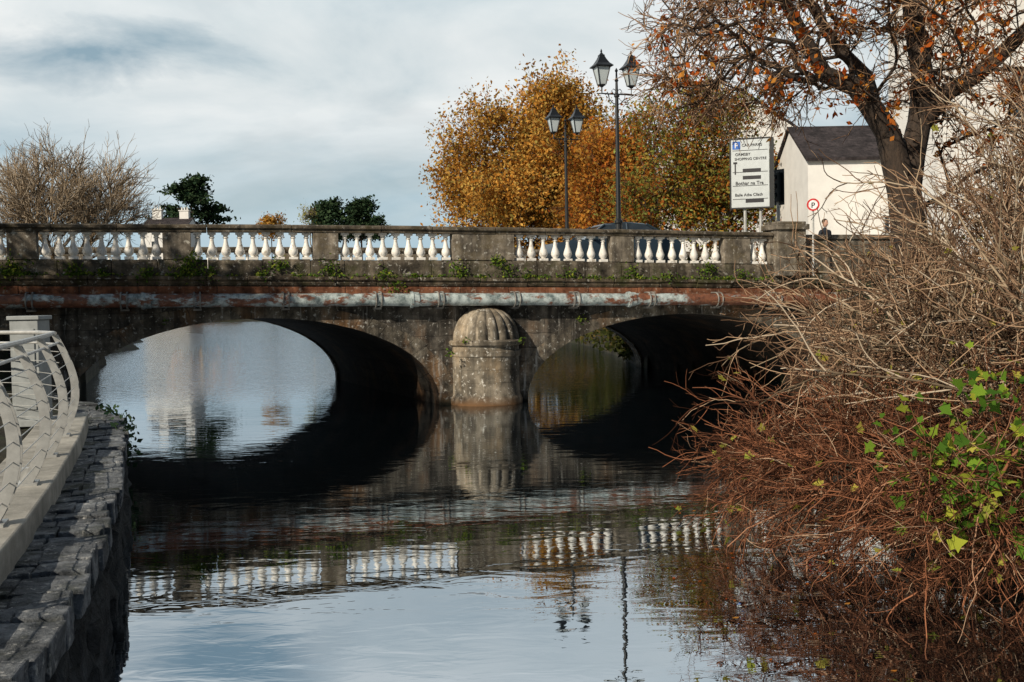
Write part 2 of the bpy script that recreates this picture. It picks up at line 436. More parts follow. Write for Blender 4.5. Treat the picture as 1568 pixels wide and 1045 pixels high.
for j in range(nr + 1):
    t = j / nr * math.pi / 2
    r = 0.92 * math.cos(t) ** 0.85 if j < nr else 0.0; z = 1.72 + 0.88 * math.sin(t)
    for i in range(ns):
        a = 2 * math.pi * i / ns
        l = abs(math.sin(a * lobes / 2))
        rr = r * (1 - 0.13 * (1 - l) ** 1.5) + 0.01
        V.append((pc[0] + rr * math.cos(a), pc[1] + rr * math.sin(a), z))
for j in range(nr):
    for i in range(ns):
        F.append((j * ns + i, j * ns + (i + 1) % ns, (j + 1) * ns + (i + 1) % ns, (j + 1) * ns + i))
mk('fluted_dome', V, F, M_pier, BR, True)
mb = MB(); mb.lathe([(0.09, 0), (0.1, 0.04), (0.06, 0.07), (0.02, 0.09)], (pc[0], pc[1], 2.58), 12); mb.obj('dome_finial', M_pier, BR, True)
ss = np.arange(-18, 12.1, 0.4)
rp_ = np.random.default_rng(8)
mb = MB(); mb.tube([(s, -0.3, zpip(s) + rp_.normal(0, .004)) for s in ss], 0.17, 18)
for X in (-2.75, 3.4, -9.4, 9.0):
    mb.tube([(X - 0.11, -0.3, zpip(X)), (X - 0.04, -0.3, zpip(X)), (X - .04, -0.3, zpip(X)), (X + 0.12, -0.3, zpip(X))], [0.215, 0.225, 0.205, 0.195], 18)
mb.obj('pipe', M_pipe, BR, smooth=True)
mb = MB()
for X in (-15, -12.0, -9.9, -8.2, -6.05, -3.7, -2.05, 0.05, 1.75, 4.0, 6.1, 8.0, 10):
    z = zpip(X)
    for dx in (-.07, .07):
        pts = [(X + dx, 0.0, z - 0.2), (X + dx, -0.25, z - 0.2)] + [(X + dx, -0.3 - 0.195 * math.sin(t), z - 0.195 * math.cos(t)) for t in np.linspace(0.1, math.pi - 0.1, 9)] + [(X + dx, -0.25, z + 0.2), (X + dx, 0.0, z + 0.2)]
        mb.tube(pts, 0.022, 6)
    mb.box((X, -0.08, z - 0.23), (0.2, 0.25, 0.05))
mb.obj('pipe_brackets', plain('dull_iron', (0.22, 0.21, 0.19), 0.7, 0, .7, 4), BR)

# ------------------------------------------------------------------ vegetation tools
def tubes(A, B, ra, rb, k=3):
    A = np.asarray(A, float); B = np.asarray(B, float)
    T = B - A; L = np.linalg.norm(T, axis=1, keepdims=True); T = T / np.maximum(L, 1e-6)
    up = np.where(np.abs(T[:, 2:3]) < 0.9, np.array([[0, 0, 1.0]]), np.array([[1.0, 0, 0]]))
    U = np.cross(T, up); U /= np.linalg.norm(U, axis=1, keepdims=True); W = np.cross(T, U)
    V = []
    for P, r in ((A, ra), (B, rb)):
        for i in range(k):
            th = 2 * math.pi * i / k
            V.append(P + (U * math.cos(th) + W * math.sin(th)) * np.asarray(r).reshape(-1, 1))
    V = np.stack(V, 1).reshape(-1, 3); n = len(A)
    base = (np.arange(n) * 2 * k)[:, None]
    F = np.concatenate([base + np.array([[i, (i + 1) % k, k + (i + 1) % k, k + i]]) for i in range(k)], 0)
    return V, F

def poly_tubes(P, r0, r1, k=3):
    N, m, _ = P.shape
    T = np.gradient(P, axis=1); T /= np.maximum(np.linalg.norm(T, axis=2, keepdims=True), 1e-6)
    up = np.where(np.abs(T[..., 2:3]) < 0.93, np.array([0, 0, 1.0]), np.array([1.0, 0, 0]))
    U = np.cross(T, up); U /= np.maximum(np.linalg.norm(U, axis=2, keepdims=True), 1e-6); W = np.cross(T, U)
    f = np.linspace(0, 1, m)[None, :, None]
    R = np.asarray(r0).reshape(-1, 1, 1) * (1 - f) + np.asarray(r1).reshape(-1, 1, 1) * f
    rings = [P + (U * math.cos(2 * math.pi * i / k) + W * math.sin(2 * math.pi * i / k)) * R for i in range(k)]
    V = np.stack(rings, 2).reshape(-1, 3)
    base = (np.arange(N)[:, None] * m + np.arange(m - 1)[None, :]).reshape(-1, 1) * k
    F = np.concatenate([base + np.array([[i, (i + 1) % k, k + (i + 1) % k, k + i]]) for i in range(k)], 0)
    return V, F

def grow(rng, P0, D0, L, m, wander=0.25, grav=0.0, ):
    N = len(P0); P = np.zeros((N, m + 1, 3)); P[:, 0] = P0
    D = D0 / np.linalg.norm(D0, axis=1, keepdims=True); L = np.broadcast_to(np.asarray(L, float), (N,))
    for i in range(m):
        D = D + rng.normal(0, wander, (N, 3)) * 0.6; D[:, 2] += grav
        D /= np.linalg.norm(D, axis=1, keepdims=True)
        P[:, i + 1] = P[:, i] + D * (L / m)[:, None]
    return P

def spawn(rng, P, n, spread=0.8, lo=0.2, hi=1.0):
    N, m, _ = P.shape
    idx = rng.integers(0, N, n); f = rng.uniform(lo, hi, n) * (m - 1.001); j = f.astype(int); fr = (f - j)[:, None]
    S = P[idx, j] * (1 - fr) + P[idx, j + 1] * fr
    D = P[idx, j + 1] - P[idx, j]; D /= np.linalg.norm(D, axis=1, keepdims=True)
    R = rng.normal(0, 1, (n, 3)); R -= (R * D).sum(1, keepdims=True) * D; R /= np.linalg.norm(R, axis=1, keepdims=True)
    return S, D + R * spread, f / (m - 1)

def merge(parts):
    Vs = []; Fs = []; o = 0
    for V, F in parts:
        Vs.append(V); Fs.append(F + o); o += len(V)
    return np.concatenate(Vs), np.concatenate(Fs)

def leaves(rng, C, size, flat=0.0, shape='q', var=0.4):
    n = len(C); a = rng.normal(0, 1, (n, 3)); a[:, 2] *= (1 - flat)
    a /= np.linalg.norm(a, axis=1, keepdims=True)
    t = rng.normal(0, 1, (n, 3))
    if flat == 1.0: t = np.tile(np.array([0, 0, 1.0]), (n, 1))
    b_ = np.cross(a, t); b_ /= np.linalg.norm(b_, axis=1, keepdims=True)
    nn = np.cross(a, b_)
    s = (size * rng.uniform(1 - var, 1 + var, n))[:, None]
    if shape == 'q':
        off = [(-0.5, 0, 0), (-.05, 0.3, .08), (0.55, 0, 0), (-.05, -0.3, .08)]
    else:
        off = [(-.45, 0, 0), (-.5, .3, .05), (-.15, .28, .03), (-.1, .55, .08), (.15, .25, 0), (.6, 0, -.05), (.15, -.25, 0), (-.1, -.55, .08), (-.15, -.28, .03), (-.5, -.3, .05)]
    V = np.stack([C + (a * o[0] + b_ * o[1] + nn * o[2]) * s for o in off], 1).reshape(-1, 3)
    k = len(off)
    return V, np.arange(n * k).reshape(n, k)

def colonize(rng, init, tips, step=0.5, tipr=0.012, expo=2.4, bal=0.3):
    cap = len(init) + len(tips) * 14
    P = np.zeros((cap, 3)); par = np.full(cap, -1); path = np.zeros(cap); rmin = np.zeros(cap)
    n = 0
    for p, q, r in init:
        P[n] = p; par[n] = q; rmin[n] = r or 0
        if q >= 0: path[n] = path[q] + np.linalg.norm(P[n] - P[q])
        n += 1
    n0 = n
    d0 = np.min(np.linalg.norm(tips[:, None] - P[None, :n0], axis=2), axis=1)
    for ti in np.argsort(d0):
        t = tips[ti]
        d = np.linalg.norm(P[:n] - t, axis=1) + bal * path[:n]
        q = int(np.argmin(d)); dist = np.linalg.norm(P[q] - t)
        if dist < 0.05: continue
        pd = P[q] - P[par[q]] if par[q] >= 0 else np.array([0, 0, 1.0]); pd = pd / max(np.linalg.norm(pd), 1e-6)
        m = int(min(10, max(2, math.ceil(dist / step))))
        c1 = P[q] + pd * dist * 0.3 + rng.normal(0, 0.06, 3) * dist; p0 = P[q].copy(); last = q
        for j in range(1, m + 1):
            u = j / m
            pt = (1 - u) ** 2 * p0 + 2 * u * (1 - u) * c1 + u * u * t + (rng.normal(0, 0.05, 3) * dist / m if j < m else 0)
            P[n] = pt; par[n] = last; path[n] = path[last] + np.linalg.norm(P[n] - P[last]); last = n; n += 1
    R = np.zeros(n)
    for i in range(n - 1, -1, -1):
        if R[i] == 0: R[i] = tipr ** expo
        if par[i] >= 0: R[par[i]] += R[i]
    R = R ** (1 / expo); R = np.maximum(R, rmin[:n])
    return P[:n], par[:n], R

def skel_mesh(P, par, R):
    i = np.where(par >= 0)[0]; parts = []
    big = i[R[i] > 0.06]; small = i[R[i] <= 0.06]
    for ids, k in ((big, 9), (small, 4)):
        if len(ids):
            ra = np.minimum(R[par[ids]], R[ids] * 1.35)
            A = P[par[ids]]; B = P[ids]
            B2 = B + (B - A) * 0.04
            parts.append(tubes(A, B2, ra, R[ids], k))
    return merge(parts)

def lumpy(rng, c, r, n, clumps, spread, inner=0.35):
    d = rng.normal(0, 1, (clumps, 3)); d /= np.linalg.norm(d, axis=1, keepdims=True)
    C = np.array(c) + d * np.array(r) * rng.uniform(inner, 1, (clumps, 1))
    idx = rng.integers(0, clumps, n)
    return C[idx] + rng.normal(0, spread, (n, 3))

def tree(name, seed, base, fork_z, c, r, ntips, clumps, spread, nleaf, lsize, lmat, bmat, twigs=1500, twl=0.8, tipr=0.012, grav=0.0, leafspread=0.35, twr=0.006, twmat=None, out=0.7, bal=0.3, extra=None):
    rng = np.random.default_rng(seed)
    E = empty(name)
    tips = lumpy(rng, c, r, ntips, clumps, spread)
    if extra is not None: tips = np.concatenate([tips, lumpy(rng, *extra)])
    tips = tips[tips[:, 2] > fork_z * 0.6 + base[2] * 0.4]
    nst = 6; init = []
    for i in range(nst):
        u = i / (nst - 1)
        init.append(((base[0] + rng.normal(0, .04), base[1], base[2] + (fork_z - base[2]) * u), i - 1, None))
    P, par, R = colonize(rng, init, tips, 0.6, tipr, bal=bal)
    V, F = skel_mesh(P, par, R)
    mk('trunk_and_limbs', V, F, bmat, E, True)
    cand = np.where((R < tipr * 5) & (np.arange(len(P)) > nst))[0]
    idx = rng.choice(cand, twigs)
    D = P[idx] - P[par[idx]]; D /= np.maximum(np.linalg.norm(D, axis=1, keepdims=True), 1e-6)
    D = D + rng.normal(0, out, D.shape)
    T1 = grow(rng, P[idx], D, twl * rng.uniform(.5, 1.3, twigs), 5, 0.25, grav)
    S, D2, _ = spawn(rng, T1, twigs * 3, 0.7)
    T2 = grow(rng, S, D2, twl * 0.5 * rng.uniform(.5, 1.2, len(S)), 3, 0.3, grav)
    mk('twigs', *merge([poly_tubes(T1, twr * 1.6, twr * .7), poly_tubes(T2, twr * .9, twr * .5)]), twmat or bmat, E)
    allp_ = np.concatenate([T1[:, 2:].reshape(-1, 3), T2[:, 1:].reshape(-1, 3)])
    if nleaf:
        C = allp_[rng.integers(0, len(allp_), nleaf)] + rng.normal(0, leafspread, (nleaf, 3))
        mk('foliage', *leaves(rng, C, lsize), lmat, E)
    return E

L_orange = leafmat('orange_leaves', [(0.0, (0.34, 0.13, 0.022)), (0.35, (0.56, 0.26, 0.045)), (0.7, (0.68, 0.40, 0.10)), (1.0, (0.42, 0.34, 0.09))], 0.75, 0.3, .35)
L_mixed = leafmat('turning_leaves', [(0.0, (0.34, 0.08, 0.02)), (0.3, (0.48, 0.2, 0.035)), (0.55, (0.38, 0.31, 0.07)), (0.8, (0.16, 0.2, 0.04)), (1.0, (0.34, 0.38, 0.10))], 0.75, 0.55, .35)
L_red = leafmat('reddish_leaves', [(0.0, (0.32, 0.08, 0.02)), (0.5, (0.48, 0.19, 0.03)), (1.0, (0.52, 0.31, 0.07))], 0.75, 0.4, .35)
L_chest = leafmat('rusty_leaves', [(0.0, (0.30, 0.06, 0.015)), (0.5, (0.5, 0.13, 0.025)), (1.0, (0.55, 0.26, 0.05))], 0.3, 1.0)
L_dark = leafmat('dark_needles', [(0.0, (0.015, 0.035, 0.02)), (1.0, (0.06, 0.095, 0.045))], 0.7, 0.35, 0.1)
L_olive = leafmat('olive_leaves', [(0.0, (0.012, 0.018, 0.006)), (0.7, (0.05, 0.055, 0.015)), (1.0, (0.10, 0.07, 0.025))], 0.7, 0.7, 0.15)
L_green = leafmat('green_leaves', [(0.0, (0.04, 0.08, 0.015)), (0.6, (0.12, 0.21, 0.03)), (1.0, (0.30, 0.32, 0.05))], 0.4, 2.0, 0.35)
L_ivy = leafmat('ivy_leaf_green', [(0.0, (0.05, 0.12, 0.02)), (0.6, (0.15, 0.28, 0.03)), (1.0, (0.40, 0.42, 0.05))], 0.3, 3.0, 0.4)
L_yel = leafmat('yellow_leaves', [(0.0, (0.26, 0.30, 0.05)), (1.0, (0.5, 0.42, 0.08))], 0.3, 2.0, 0.35)

tree('autumn_tree', 11, (2.0, 82, 3.2), 7.0, (1.6, 82, 11.4), (7.4, 5.5, 6.3), 560, 36, 1.2, 84000, 0.26, L_orange, M_bark, 2500, 1.6, 0.02, leafspread=0.42, twr=0.012, twmat=M_twigd, extra=((3.4, 82, 16.8), (3.2, 3, 2.6), 100, 10, .8))
tree('autumn_tree.001', 23, (8.2, 46, 3.2), 5.0, (8.3, 46, 8.1), (2.8, 2.4, 3.7), 440, 30, 0.6, 34000, 0.15, L_mixed, M_bark, 1500, 0.9, 0.014, leafspread=0.26, twr=0.008, twmat=M_twigd)
tree('autumn_tree.002', 29, (7.2, 66, 3.2), 6, (7.0, 66, 9.3), (3.0, 3, 5.4), 300, 20, 0.9, 28000, 0.22, L_red, M_bark, 1200, 1.1, 0.016, leafspread=0.4, twr=0.01, twmat=M_twigd)
tree('bare_tree', 5, (-26.0, 60, 3.2), 4.8, (-25.7, 60, 8.9), (4.6, 3.0, 3.0), 340, 80, 0.6, 0, 0.1, None, M_twigb, 1900, 1.5, 0.028, grav=0.07, twr=0.015, out=.4, bal=0.7)
tree('bank_tree', 8, (-17.5, 14.5, 1.1), 5.6, (-16.9, 15.4, 9.2), (4.0, 2.6, 1.9), 220, 20, 0.6, 18000, 0.22, L_mixed, M_bark, 600, 0.8, 0.02, leafspread=0.3)

def conifer(name, seed, base, top, rad_, nleaf, lsize, u0=0.35, nb=46, flat=.09):
    rng = np.random.default_rng(seed); E = empty(name)
    mb = MB(); mb.tube([(base[0], base[1], base[2] + (top - base[2]) * u) for u in np.linspace(0, 0.97, 7)], [0.3 * (1 - u * 0.85) for u in np.linspace(0, 1, 7)], 8)
    mb.obj('trunk', M_bark, E, True)
    C = []; A = []; B = []
    H = top - base[2]
    for i in range(nb):
        u = rng.uniform(u0, 1.0); z = base[2] + H * u; a = rng.uniform(0, 2 * math.pi)
        L = rad_ * (1.1 - 0.75 * ((u - u0) / (1 - u0)) ** 1.3) * rng.uniform(.5, 1.1)
        end = np.array([base[0] + L * math.cos(a), base[1] + L * math.sin(a), z + rng.uniform(-.3, .8)])
        A.append((base[0], base[1], z - .8)); B.append(end)
        k = nleaf // nb
        t = rng.uniform(0.45, 1.0, (k, 1)); p = np.array(A[-1]) * (1 - t) + end * t
        C.append(p + rng.normal(0, 1, (k, 3)) * np.array([rad_ * .13, rad_ * .13, rad_ * flat]))
    mk('boughs', *tubes(A, B, np.full(nb, .14), np.full(nb, .04), 5), M_bark, E)
    mk('needles', *leaves(rng, np.concatenate(C), lsize, 0.3), L_dark, E)
conifer('pine_tree', 12, (-56.2, 185, 1.6), 25.8, 6.6, 5600, 0.7, 0.62, 44, .045)
conifer('conifer_tree', 3, (-29.7, 172, 1.2), 18.9, 3.9, 7000, 0.5, .72)
conifer('conifer_tree.001', 4, (-24.4, 172, 1.2), 19.0, 4.4, 8000, 0.5, .70)
tree('shrub_tree', 31, (-39.6, 174, 1.2), 13, (-39.6, 174, 15.6), (1.6, 2, 1.3), 60, 8, .4, 3000, 0.4, L_orange, M_bark, 200, 0.8, 0.02)
tree('shrub_tree.001', 32, (-32.6, 172, 1.2), 12, (-32.6, 172, 16.0), (1.3, 1.6, 2.2), 80, 12, .4, 500, 0.3, L_yel, M_twigb, 500, 1.4, 0.02)
rng = np.random.default_rng(77)
C = np.stack([rng.uniform(-150, 120, 9000), 225 + rng.normal(0, 3, 9000), 3 + np.abs(rng.normal(0, 0.6, 9000))], 1)
mk('distant_hedge', *leaves(rng, C, 0.9), L_red)
C = np.stack([rng.uniform(-60, -44, 2500), 170 + rng.normal(0, 1.0, 2500), 1.2 + np.abs(rng.normal(0, .8, 2500))], 1)
mk('riverbank_shrubs', *leaves(rng, C, 0.5), L_red)
XRY = [41, 48, 60, 75, 90, 120, 166]; XRX = [5, 5, 4.5, 2, -4, -10, -22]
C = rng.uniform(0, 1, (42000, 3))
yy = 43 + 100 * C[:, 0] ** 1.6; xx = np.interp(yy, XRY, XRX) - .25 + 2.8 * C[:, 1]
mk('riverbank_shrubs.001', *leaves(rng, np.stack([xx, yy, 0.1 + 4.6 * C[:, 2] ** .8 * (0.5 + 0.5 * np.abs(np.sin(yy * .55)))], 1), 0.3), L_olive)

# ------------------------------------------------------------------ big tree on the right
rng = np.random.default_rng(101)
E = empty('chestnut_tree')
def lerp_chain(init, pts, parent, rs):
    for (p, r) in zip(pts, rs):
        init.append((p, parent, r)); parent = len(init) - 1
    return parent
init = []
b0 = lerp_chain(init, [(7.1, 18, 1.2), (6.98, 18, 2.2), (6.9, 18, 3.2), (6.85, 18, 3.9), (6.78, 18, 4.5)], -1, [.40, .34, .31, .30, .28])
l1 = lerp_chain(init, [(6.60, 17.95, 5.05), (6.47, 17.9, 5.5), (6.20, 17.8, 5.85), (5.85, 17.7, 6.25), (5.3, 17.6, 6.45), (4.98, 17.5, 6.95), (4.66, 17.4, 7.5), (4.3, 17.3, 8.1)], b0, [.23, .21, .19, .16, .14, .12, .10, .08])
l2 = lerp_chain(init, [(6.95, 18.1, 5.1), (7.12, 18.2, 5.7), (7.2, 18.2, 6.4), (7.08, 18.2, 7.1), (6.98, 18.2, 7.8), (7.1, 18.2, 8.8)], b0, [.22, .20, .19, .17, .15, .12])
l3 = lerp_chain(init, [(7.55, 18.1, 6.2), (8.0, 18.0, 6.45), (8.45, 17.9, 6.85), (8.9, 17.8, 7.3), (9.4, 17.7, 8.0)], l2 - 4, [.15, .14, .13, .11, .09])
l4 = lerp_chain(init, [(6.35, 18.6, 6.6), (5.9, 19, 7.3), (5.5, 19.3, 8.2)], l1 - 5, [.12, .1, .08])
tips = lumpy(rng, (6.6, 18, 8.3), (3.9, 3.2, 2.9), 440, 60, 0.55, 0.2)
tips2 = np.stack([rng.uniform(2.4, 5.4, 200), rng.uniform(16, 19.5, 200), rng.uniform(5.9, 8.5, 200)], 1)
tips3 = np.stack([rng.uniform(7.5, 10, 90), rng.uniform(16, 19.5, 90), rng.uniform(4.2, 6.5, 90)], 1)
tips = np.concatenate([tips, tips2, tips3]); tips = tips[(tips[:, 2] > 5.8) | (tips[:, 0] > 7.6)]
P, par, R = colonize(rng, init, tips, 0.3, 0.012, 2.3, 0.25)
mk('trunk_and_limbs', *skel_mesh(P, par, R), M_bark, E, True)
cand = np.where((R < 0.035) & (np.arange(len(P)) > len(init)))[0]
idx = rng.choice(cand, 3300)
D = P[idx] - P[par[idx]]; D /= np.linalg.norm(D, axis=1, keepdims=True); D = D + rng.normal(0, .6, D.shape)
T1 = grow(rng, P[idx], D, rng.uniform(.3, .9, len(idx)), 6, 0.3, -0.09)
S, D2, _ = spawn(rng, T1, 8000, 0.8); T2 = grow(rng, S, D2, rng.uniform(.12, .35, 8000), 4, 0.3, 0.12)
mk('twigs', *merge([poly_tubes(T1, 0.010, 0.006), poly_tubes(T2, 0.007, 0.004)]), M_twig, E)
pp = np.concatenate([T1[:, 3:].reshape(-1, 3), T2.reshape(-1, 3)]); cl = pp[rng.integers(0, len(pp), 760)]
cl = cl[(cl[:, 0] > 4.2) | (rng.uniform(0, 1, len(cl)) < 0.35)]
C = cl[rng.integers(0, len(cl), 5600)] + rng.normal(0, 0.09, (5600, 3))
mk('foliage', *leaves(rng, C, 0.115), L_chest, E)

# ------------------------------------------------------------------ riverside bush, foreground right
rng = np.random.default_rng(202)
E = empty('riverside_bush')
def bush(n0, x, y, z, dmean, dsd, L, g, n1, n2, n3, mats, name, r=0.012, l1=.35, l2=.22, w=.16):
    P0 = np.stack([rng.uniform(*x, n0), rng.uniform(*y, n0), rng.uniform(*z, n0)], 1)
    D0 = np.array(dmean) + rng.normal(0, 1, (n0, 3)) * np.array(dsd)
    T0 = grow(rng, P0, D0, rng.uniform(L[0], L[1], n0), 12, w, g)
    S, D, f = spawn(rng, T0, n1, 0.75, 0.25); T1 = grow(rng, S, D, rng.uniform(.5, 1.3, n1) * L[1] * l1, 8, 0.22, g * .5)
    S, D, f = spawn(rng, T1, n2, 0.8); T2 = grow(rng, S, D, rng.uniform(.5, 1.3, n2) * L[1] * l2, 6, 0.25, 0.02)
    S, D, f = spawn(rng, T2, n3, 0.8); T3 = grow(rng, S, D, rng.uniform(.08, .28, n3), 3, 0.25, 0.03)
    mk(name + '_main', *merge([poly_tubes(T0, r * 1.6, r * .6, 5), poly_tubes(T1, r * .8, r * .4, 4)]), mats[0], E)
    mk(name + '_fine', *merge([poly_tubes(T2, r * .5, r * .3), poly_tubes(T3, r * .34, r * .22)]), mats[1], E)
    return np.concatenate([T2.reshape(-1, 3), T3.reshape(-1, 3)])
up = bush(80, (5.4, 7.8), (11.5, 15.5), (0.9, 1.8), (-.08, -.1, 1.0), (.42, .4, .25), (1.7, 3.0), -0.09, 600, 2900, 4000, (M_twigb, M_twig), 'upper_stems', 0.015)
lo = bush(76, (4.1, 6.2), (8.8, 13.0), (0.4, 1.3), (-.5, -.2, .42), (.5, .5, .38), (1.1, 2.1), -0.09, 760, 3500, 4600, (M_twigr, M_twigr), 'lower_stems', 0.010)
ri = bush(34, (5.4, 7.6), (9, 14), (0.8, 2.0), (0, -.1, 1.0), (.45, .4, .3), (1.6, 2.9), -0.05, 300, 1400, 2000, (M_twigb, M_twig), 'pale_stems', 0.014)
ta = bush(30, (6.6, 8.4), (13.5, 16), (1.6, 2.4), (.05, 0, 1.0), (.24, .3, .1), (2.2, 3.8), -0.01, 260, 1200, 1500, (M_twigb, M_twig), 'tall_stems', 0.014, .25, .14)
lf = bush(24, (3.8, 4.6), (10.5, 13.0), (0.6, 1.1), (-1, -.2, .25), (.2, .4, .3), (1.3, 2.0), -0.05, 180, 800, 1100, (M_twigr, M_twigr), 'reaching_stems', 0.009)
ov = bush(20, (4.3, 5.4), (8.2, 10.0), (0.7, 1.2), (-.7, -.5, .1), (.4, .35, .3), (.9, 1.8), -0.1, 150, 700, 900, (M_twigr, M_twigr), 'overhanging_stems', 0.007)
C = np.concatenate([up[rng.integers(0, len(up), 110)], lo[rng.integers(0, len(lo), 150)], ri[rng.integers(0, len(ri), 70)], lf[rng.integers(0, len(lf), 36)]])
mk('yellow_leaves', *leaves(rng, C, 0.085, shape='i'), L_yel, E)
I = empty('ivy_plant')
cc = np.array([(3.95, 8.5, 2.0), (4.05, 8.4, 1.75), (3.75, 8.5, 1.3), (3.55, 8.6, 1.02), (4.1, 8.5, 1.5), (3.45, 9.0, 1.35), (4.35, 9.4, 1.2), (3.9, 8.6, .95), (3.5, 8.8, 1.7)])
C = cc[rng.integers(0, 9, 280)] + rng.normal(0, 1, (280, 3)) * np.array([.2, .25, .17])
mk('ivy_leaves', *leaves(rng, C, 0.105, shape='i'), L_ivy, I)
T = grow(rng, cc[rng.integers(0, 9, 40)] + rng.normal(0, .15, (40, 3)), rng.normal(0, 1, (40, 3)) + np.array([.5, .5, -.5]), 0.9, 8, .3, 0)
mk('ivy_stems', *poly_tubes(T, 0.006, 0.003), M_twig, I)
C2 = np.stack([rng.normal(2.6, .6, 34), rng.normal(11, 1.6, 34), np.full(34, .007)], 1)
mk('floating_leaves', *leaves(rng, C2, 0.05, 1.0), L_chest)

# ------------------------------------------------------------------ ground + water
YL = [-60, -10, 4, 6, 8, 10.5, 14, 17.5, 20, 22.5, 25, 37, 45, 60, 120, 166]
XL_ = [-6, -3, -2.35, -2.75, -3.3, -4.1, -5.3, -6.6, -8.0, -9.9, -11.6, -15.2, -17.8, -24, -46, -63]
YR = [-60, -10, 4, 9, 12, 15, 20, 26, 31, 38] + XRY
XR_ = [12, 7, 5.6, 4.5, 3.9, 4.2, 5.6, 7.8, 9.4, 6.2] + XRX
xl = lambda y: np.interp(y, YL, XL_); xr = lambda y: np.interp(y, YR, XR_)
def sm(a, b_, x):
    t = np.clip((x - a) / (b_ - a), 0, 1); return t * t * (3 - 2 * t)
gx = np.concatenate([-np.geomspace(1500, 23, 26), np.arange(-22, 14, .35), np.geomspace(14.5, 1500, 26)])
gy = np.concatenate([-np.geomspace(1500, 8, 20), np.arange(-7, 48, .5), np.geomspace(48.5, 3000, 70)])
X, Y = np.meshgrid(gx, gy)
ql = xl(Y) - X; qr = X - xr(Y)
hl = np.where(Y < 23.5, 1.03, 1.03 + 2.2 * sm(23.5, 26, Y))
zl = -1.5 + (hl + 1.5) * sm(0.3, 0.55, ql)
near = -0.4 + 1.1 * sm(-.3, 1.2, qr) + 2.5 * sm(1.0, 6.0, qr)
far_ = -1.5 + 4.8 * sm(0.25, 0.6, qr)
zr = np.where(Y < 25, near, far_ * sm(25, 29, Y) + near * (1 - sm(25, 29, Y)))
zr = np.where(qr < -.31, -1.5, zr)
Z = np.maximum(zl, zr)
endw = sm(164, 168, Y); Z = np.maximum(Z, -1.5 + 2.2 * endw + 2.3 * sm(175, 210, Y))
rr_ = np.random.default_rng(1).normal(0, .02, Z.shape); Z = Z + np.where(Z > 0, rr_, 0)
V = np.stack([X, Y, Z], 2).reshape(-1, 3); ny, nx = X.shape
ii = (np.arange(ny - 1)[:, None] * nx + np.arange(nx - 1)[None, :]).reshape(-1, 1)
M_gr = stone('grass_and_soil', (0.014, 0.012, 0.008), (0.05, 0.042, 0.024), 3, bump=0.8, moss=(0.03, 0.045, 0.014))
mk('ground', V, ii + np.array([[0, 1, nx + 1, nx]]), M_gr, None, True)

Mw, nt, b = newmat('river_water')
nt.nodes.remove(b)
tc = nt.nodes.new('ShaderNodeTexCoord')
def mth(op, a, b_):
    m = nt.nodes.new('ShaderNodeMath'); m.operation = op
    for i, v in enumerate((a, b_)):
        if isinstance(v, (int, float)): m.inputs[i].default_value = v
        else: nt.links.new(v, m.inputs[i])
    return m.outputs[0]
n1 = noise(nt, 1.0, 3, 0.5, tc.outputs['Object'], sc=(1.5, 3.6, 1), dist=0.6)
n2 = noise(nt, 1.0, 2, 0.5, tc.outputs['Object'], sc=(0.3, 0.6, 1))
a1 = mth('ADD', mth('MULTIPLY', n2, 1.2), n1)
pt = ramp(nt, noise(nt, 0.16, 3, 0.5, tc.outputs['Object'], sc=(0.6, 1.6, 1)), [(0.38, 0.4), (0.62, 1.0)])
a3 = mth('MULTIPLY', a1, pt)
spw = nt.nodes.new('ShaderNodeSeparateXYZ'); nt.links.new(tc.outputs['Object'], spw.inputs[0])
mw_ = nt.nodes.new('ShaderNodeMapRange'); mw_.inputs[1].default_value = 29; mw_.inputs[2].default_value = 40; mw_.inputs[3].default_value = 0.0; mw_.inputs[4].default_value = 1.0
nt.links.new(mth('ADD', spw.outputs[1], mth('MULTIPLY', spw.outputs[0], -.3)), mw_.inputs[0])
n4 = noise(nt, 1.0, 3, 0.6, tc.outputs['Object'], sc=(2.6, 5.0, 1), dist=.4)
a4 = mth('ADD', a3, mth('MULTIPLY', n4, mth('MULTIPLY', mw_.outputs[0], 7.0)))
bp = nt.nodes.new('ShaderNodeBump'); bp.inputs['Strength'].default_value = 1.0; bp.inputs['Distance'].default_value = 0.0044
nt.links.new(a4, bp.inputs['Height'])
gl = nt.nodes.new('ShaderNodeBsdfGlossy'); gl.inputs['Roughness'].default_value = 0.0; gl.inputs['Color'].default_value = (0.88, 0.94, 1.0, 1)
df = nt.nodes.new('ShaderNodeBsdfDiffuse'); df.inputs['Color'].default_value = (0.0015, 0.003, 0.004, 1)
lw = nt.nodes.new('ShaderNodeFresnel'); lw.inputs['IOR'].default_value = 3.0
mr = nt.nodes.new('ShaderNodeMapRange'); mr.inputs[1].default_value = 0.25; mr.inputs[2].default_value = 0.9; mr.inputs[3].default_value = 0.55; mr.inputs[4].default_value = 0.86
nt.links.new(lw.outputs[0], mr.inputs[0])
mx = nt.nodes.new('ShaderNodeMixShader'); nt.links.new(mr.outputs[0], mx.inputs[0])
nt.links.new(bp.outputs[0], gl.inputs['Normal']); nt.links.new(df.outputs[0], mx.inputs[1]); nt.links.new(gl.outputs[0], mx.inputs[2])
nt.links.new(mx.outputs[0], nt.nodes['Material Output'].inputs['Surface'])
mk('water', [(-160, -60, 0), (60, -60, 0), (60, 172, 0), (-160, 172, 0)], [(0, 1, 2, 3)], Mw)

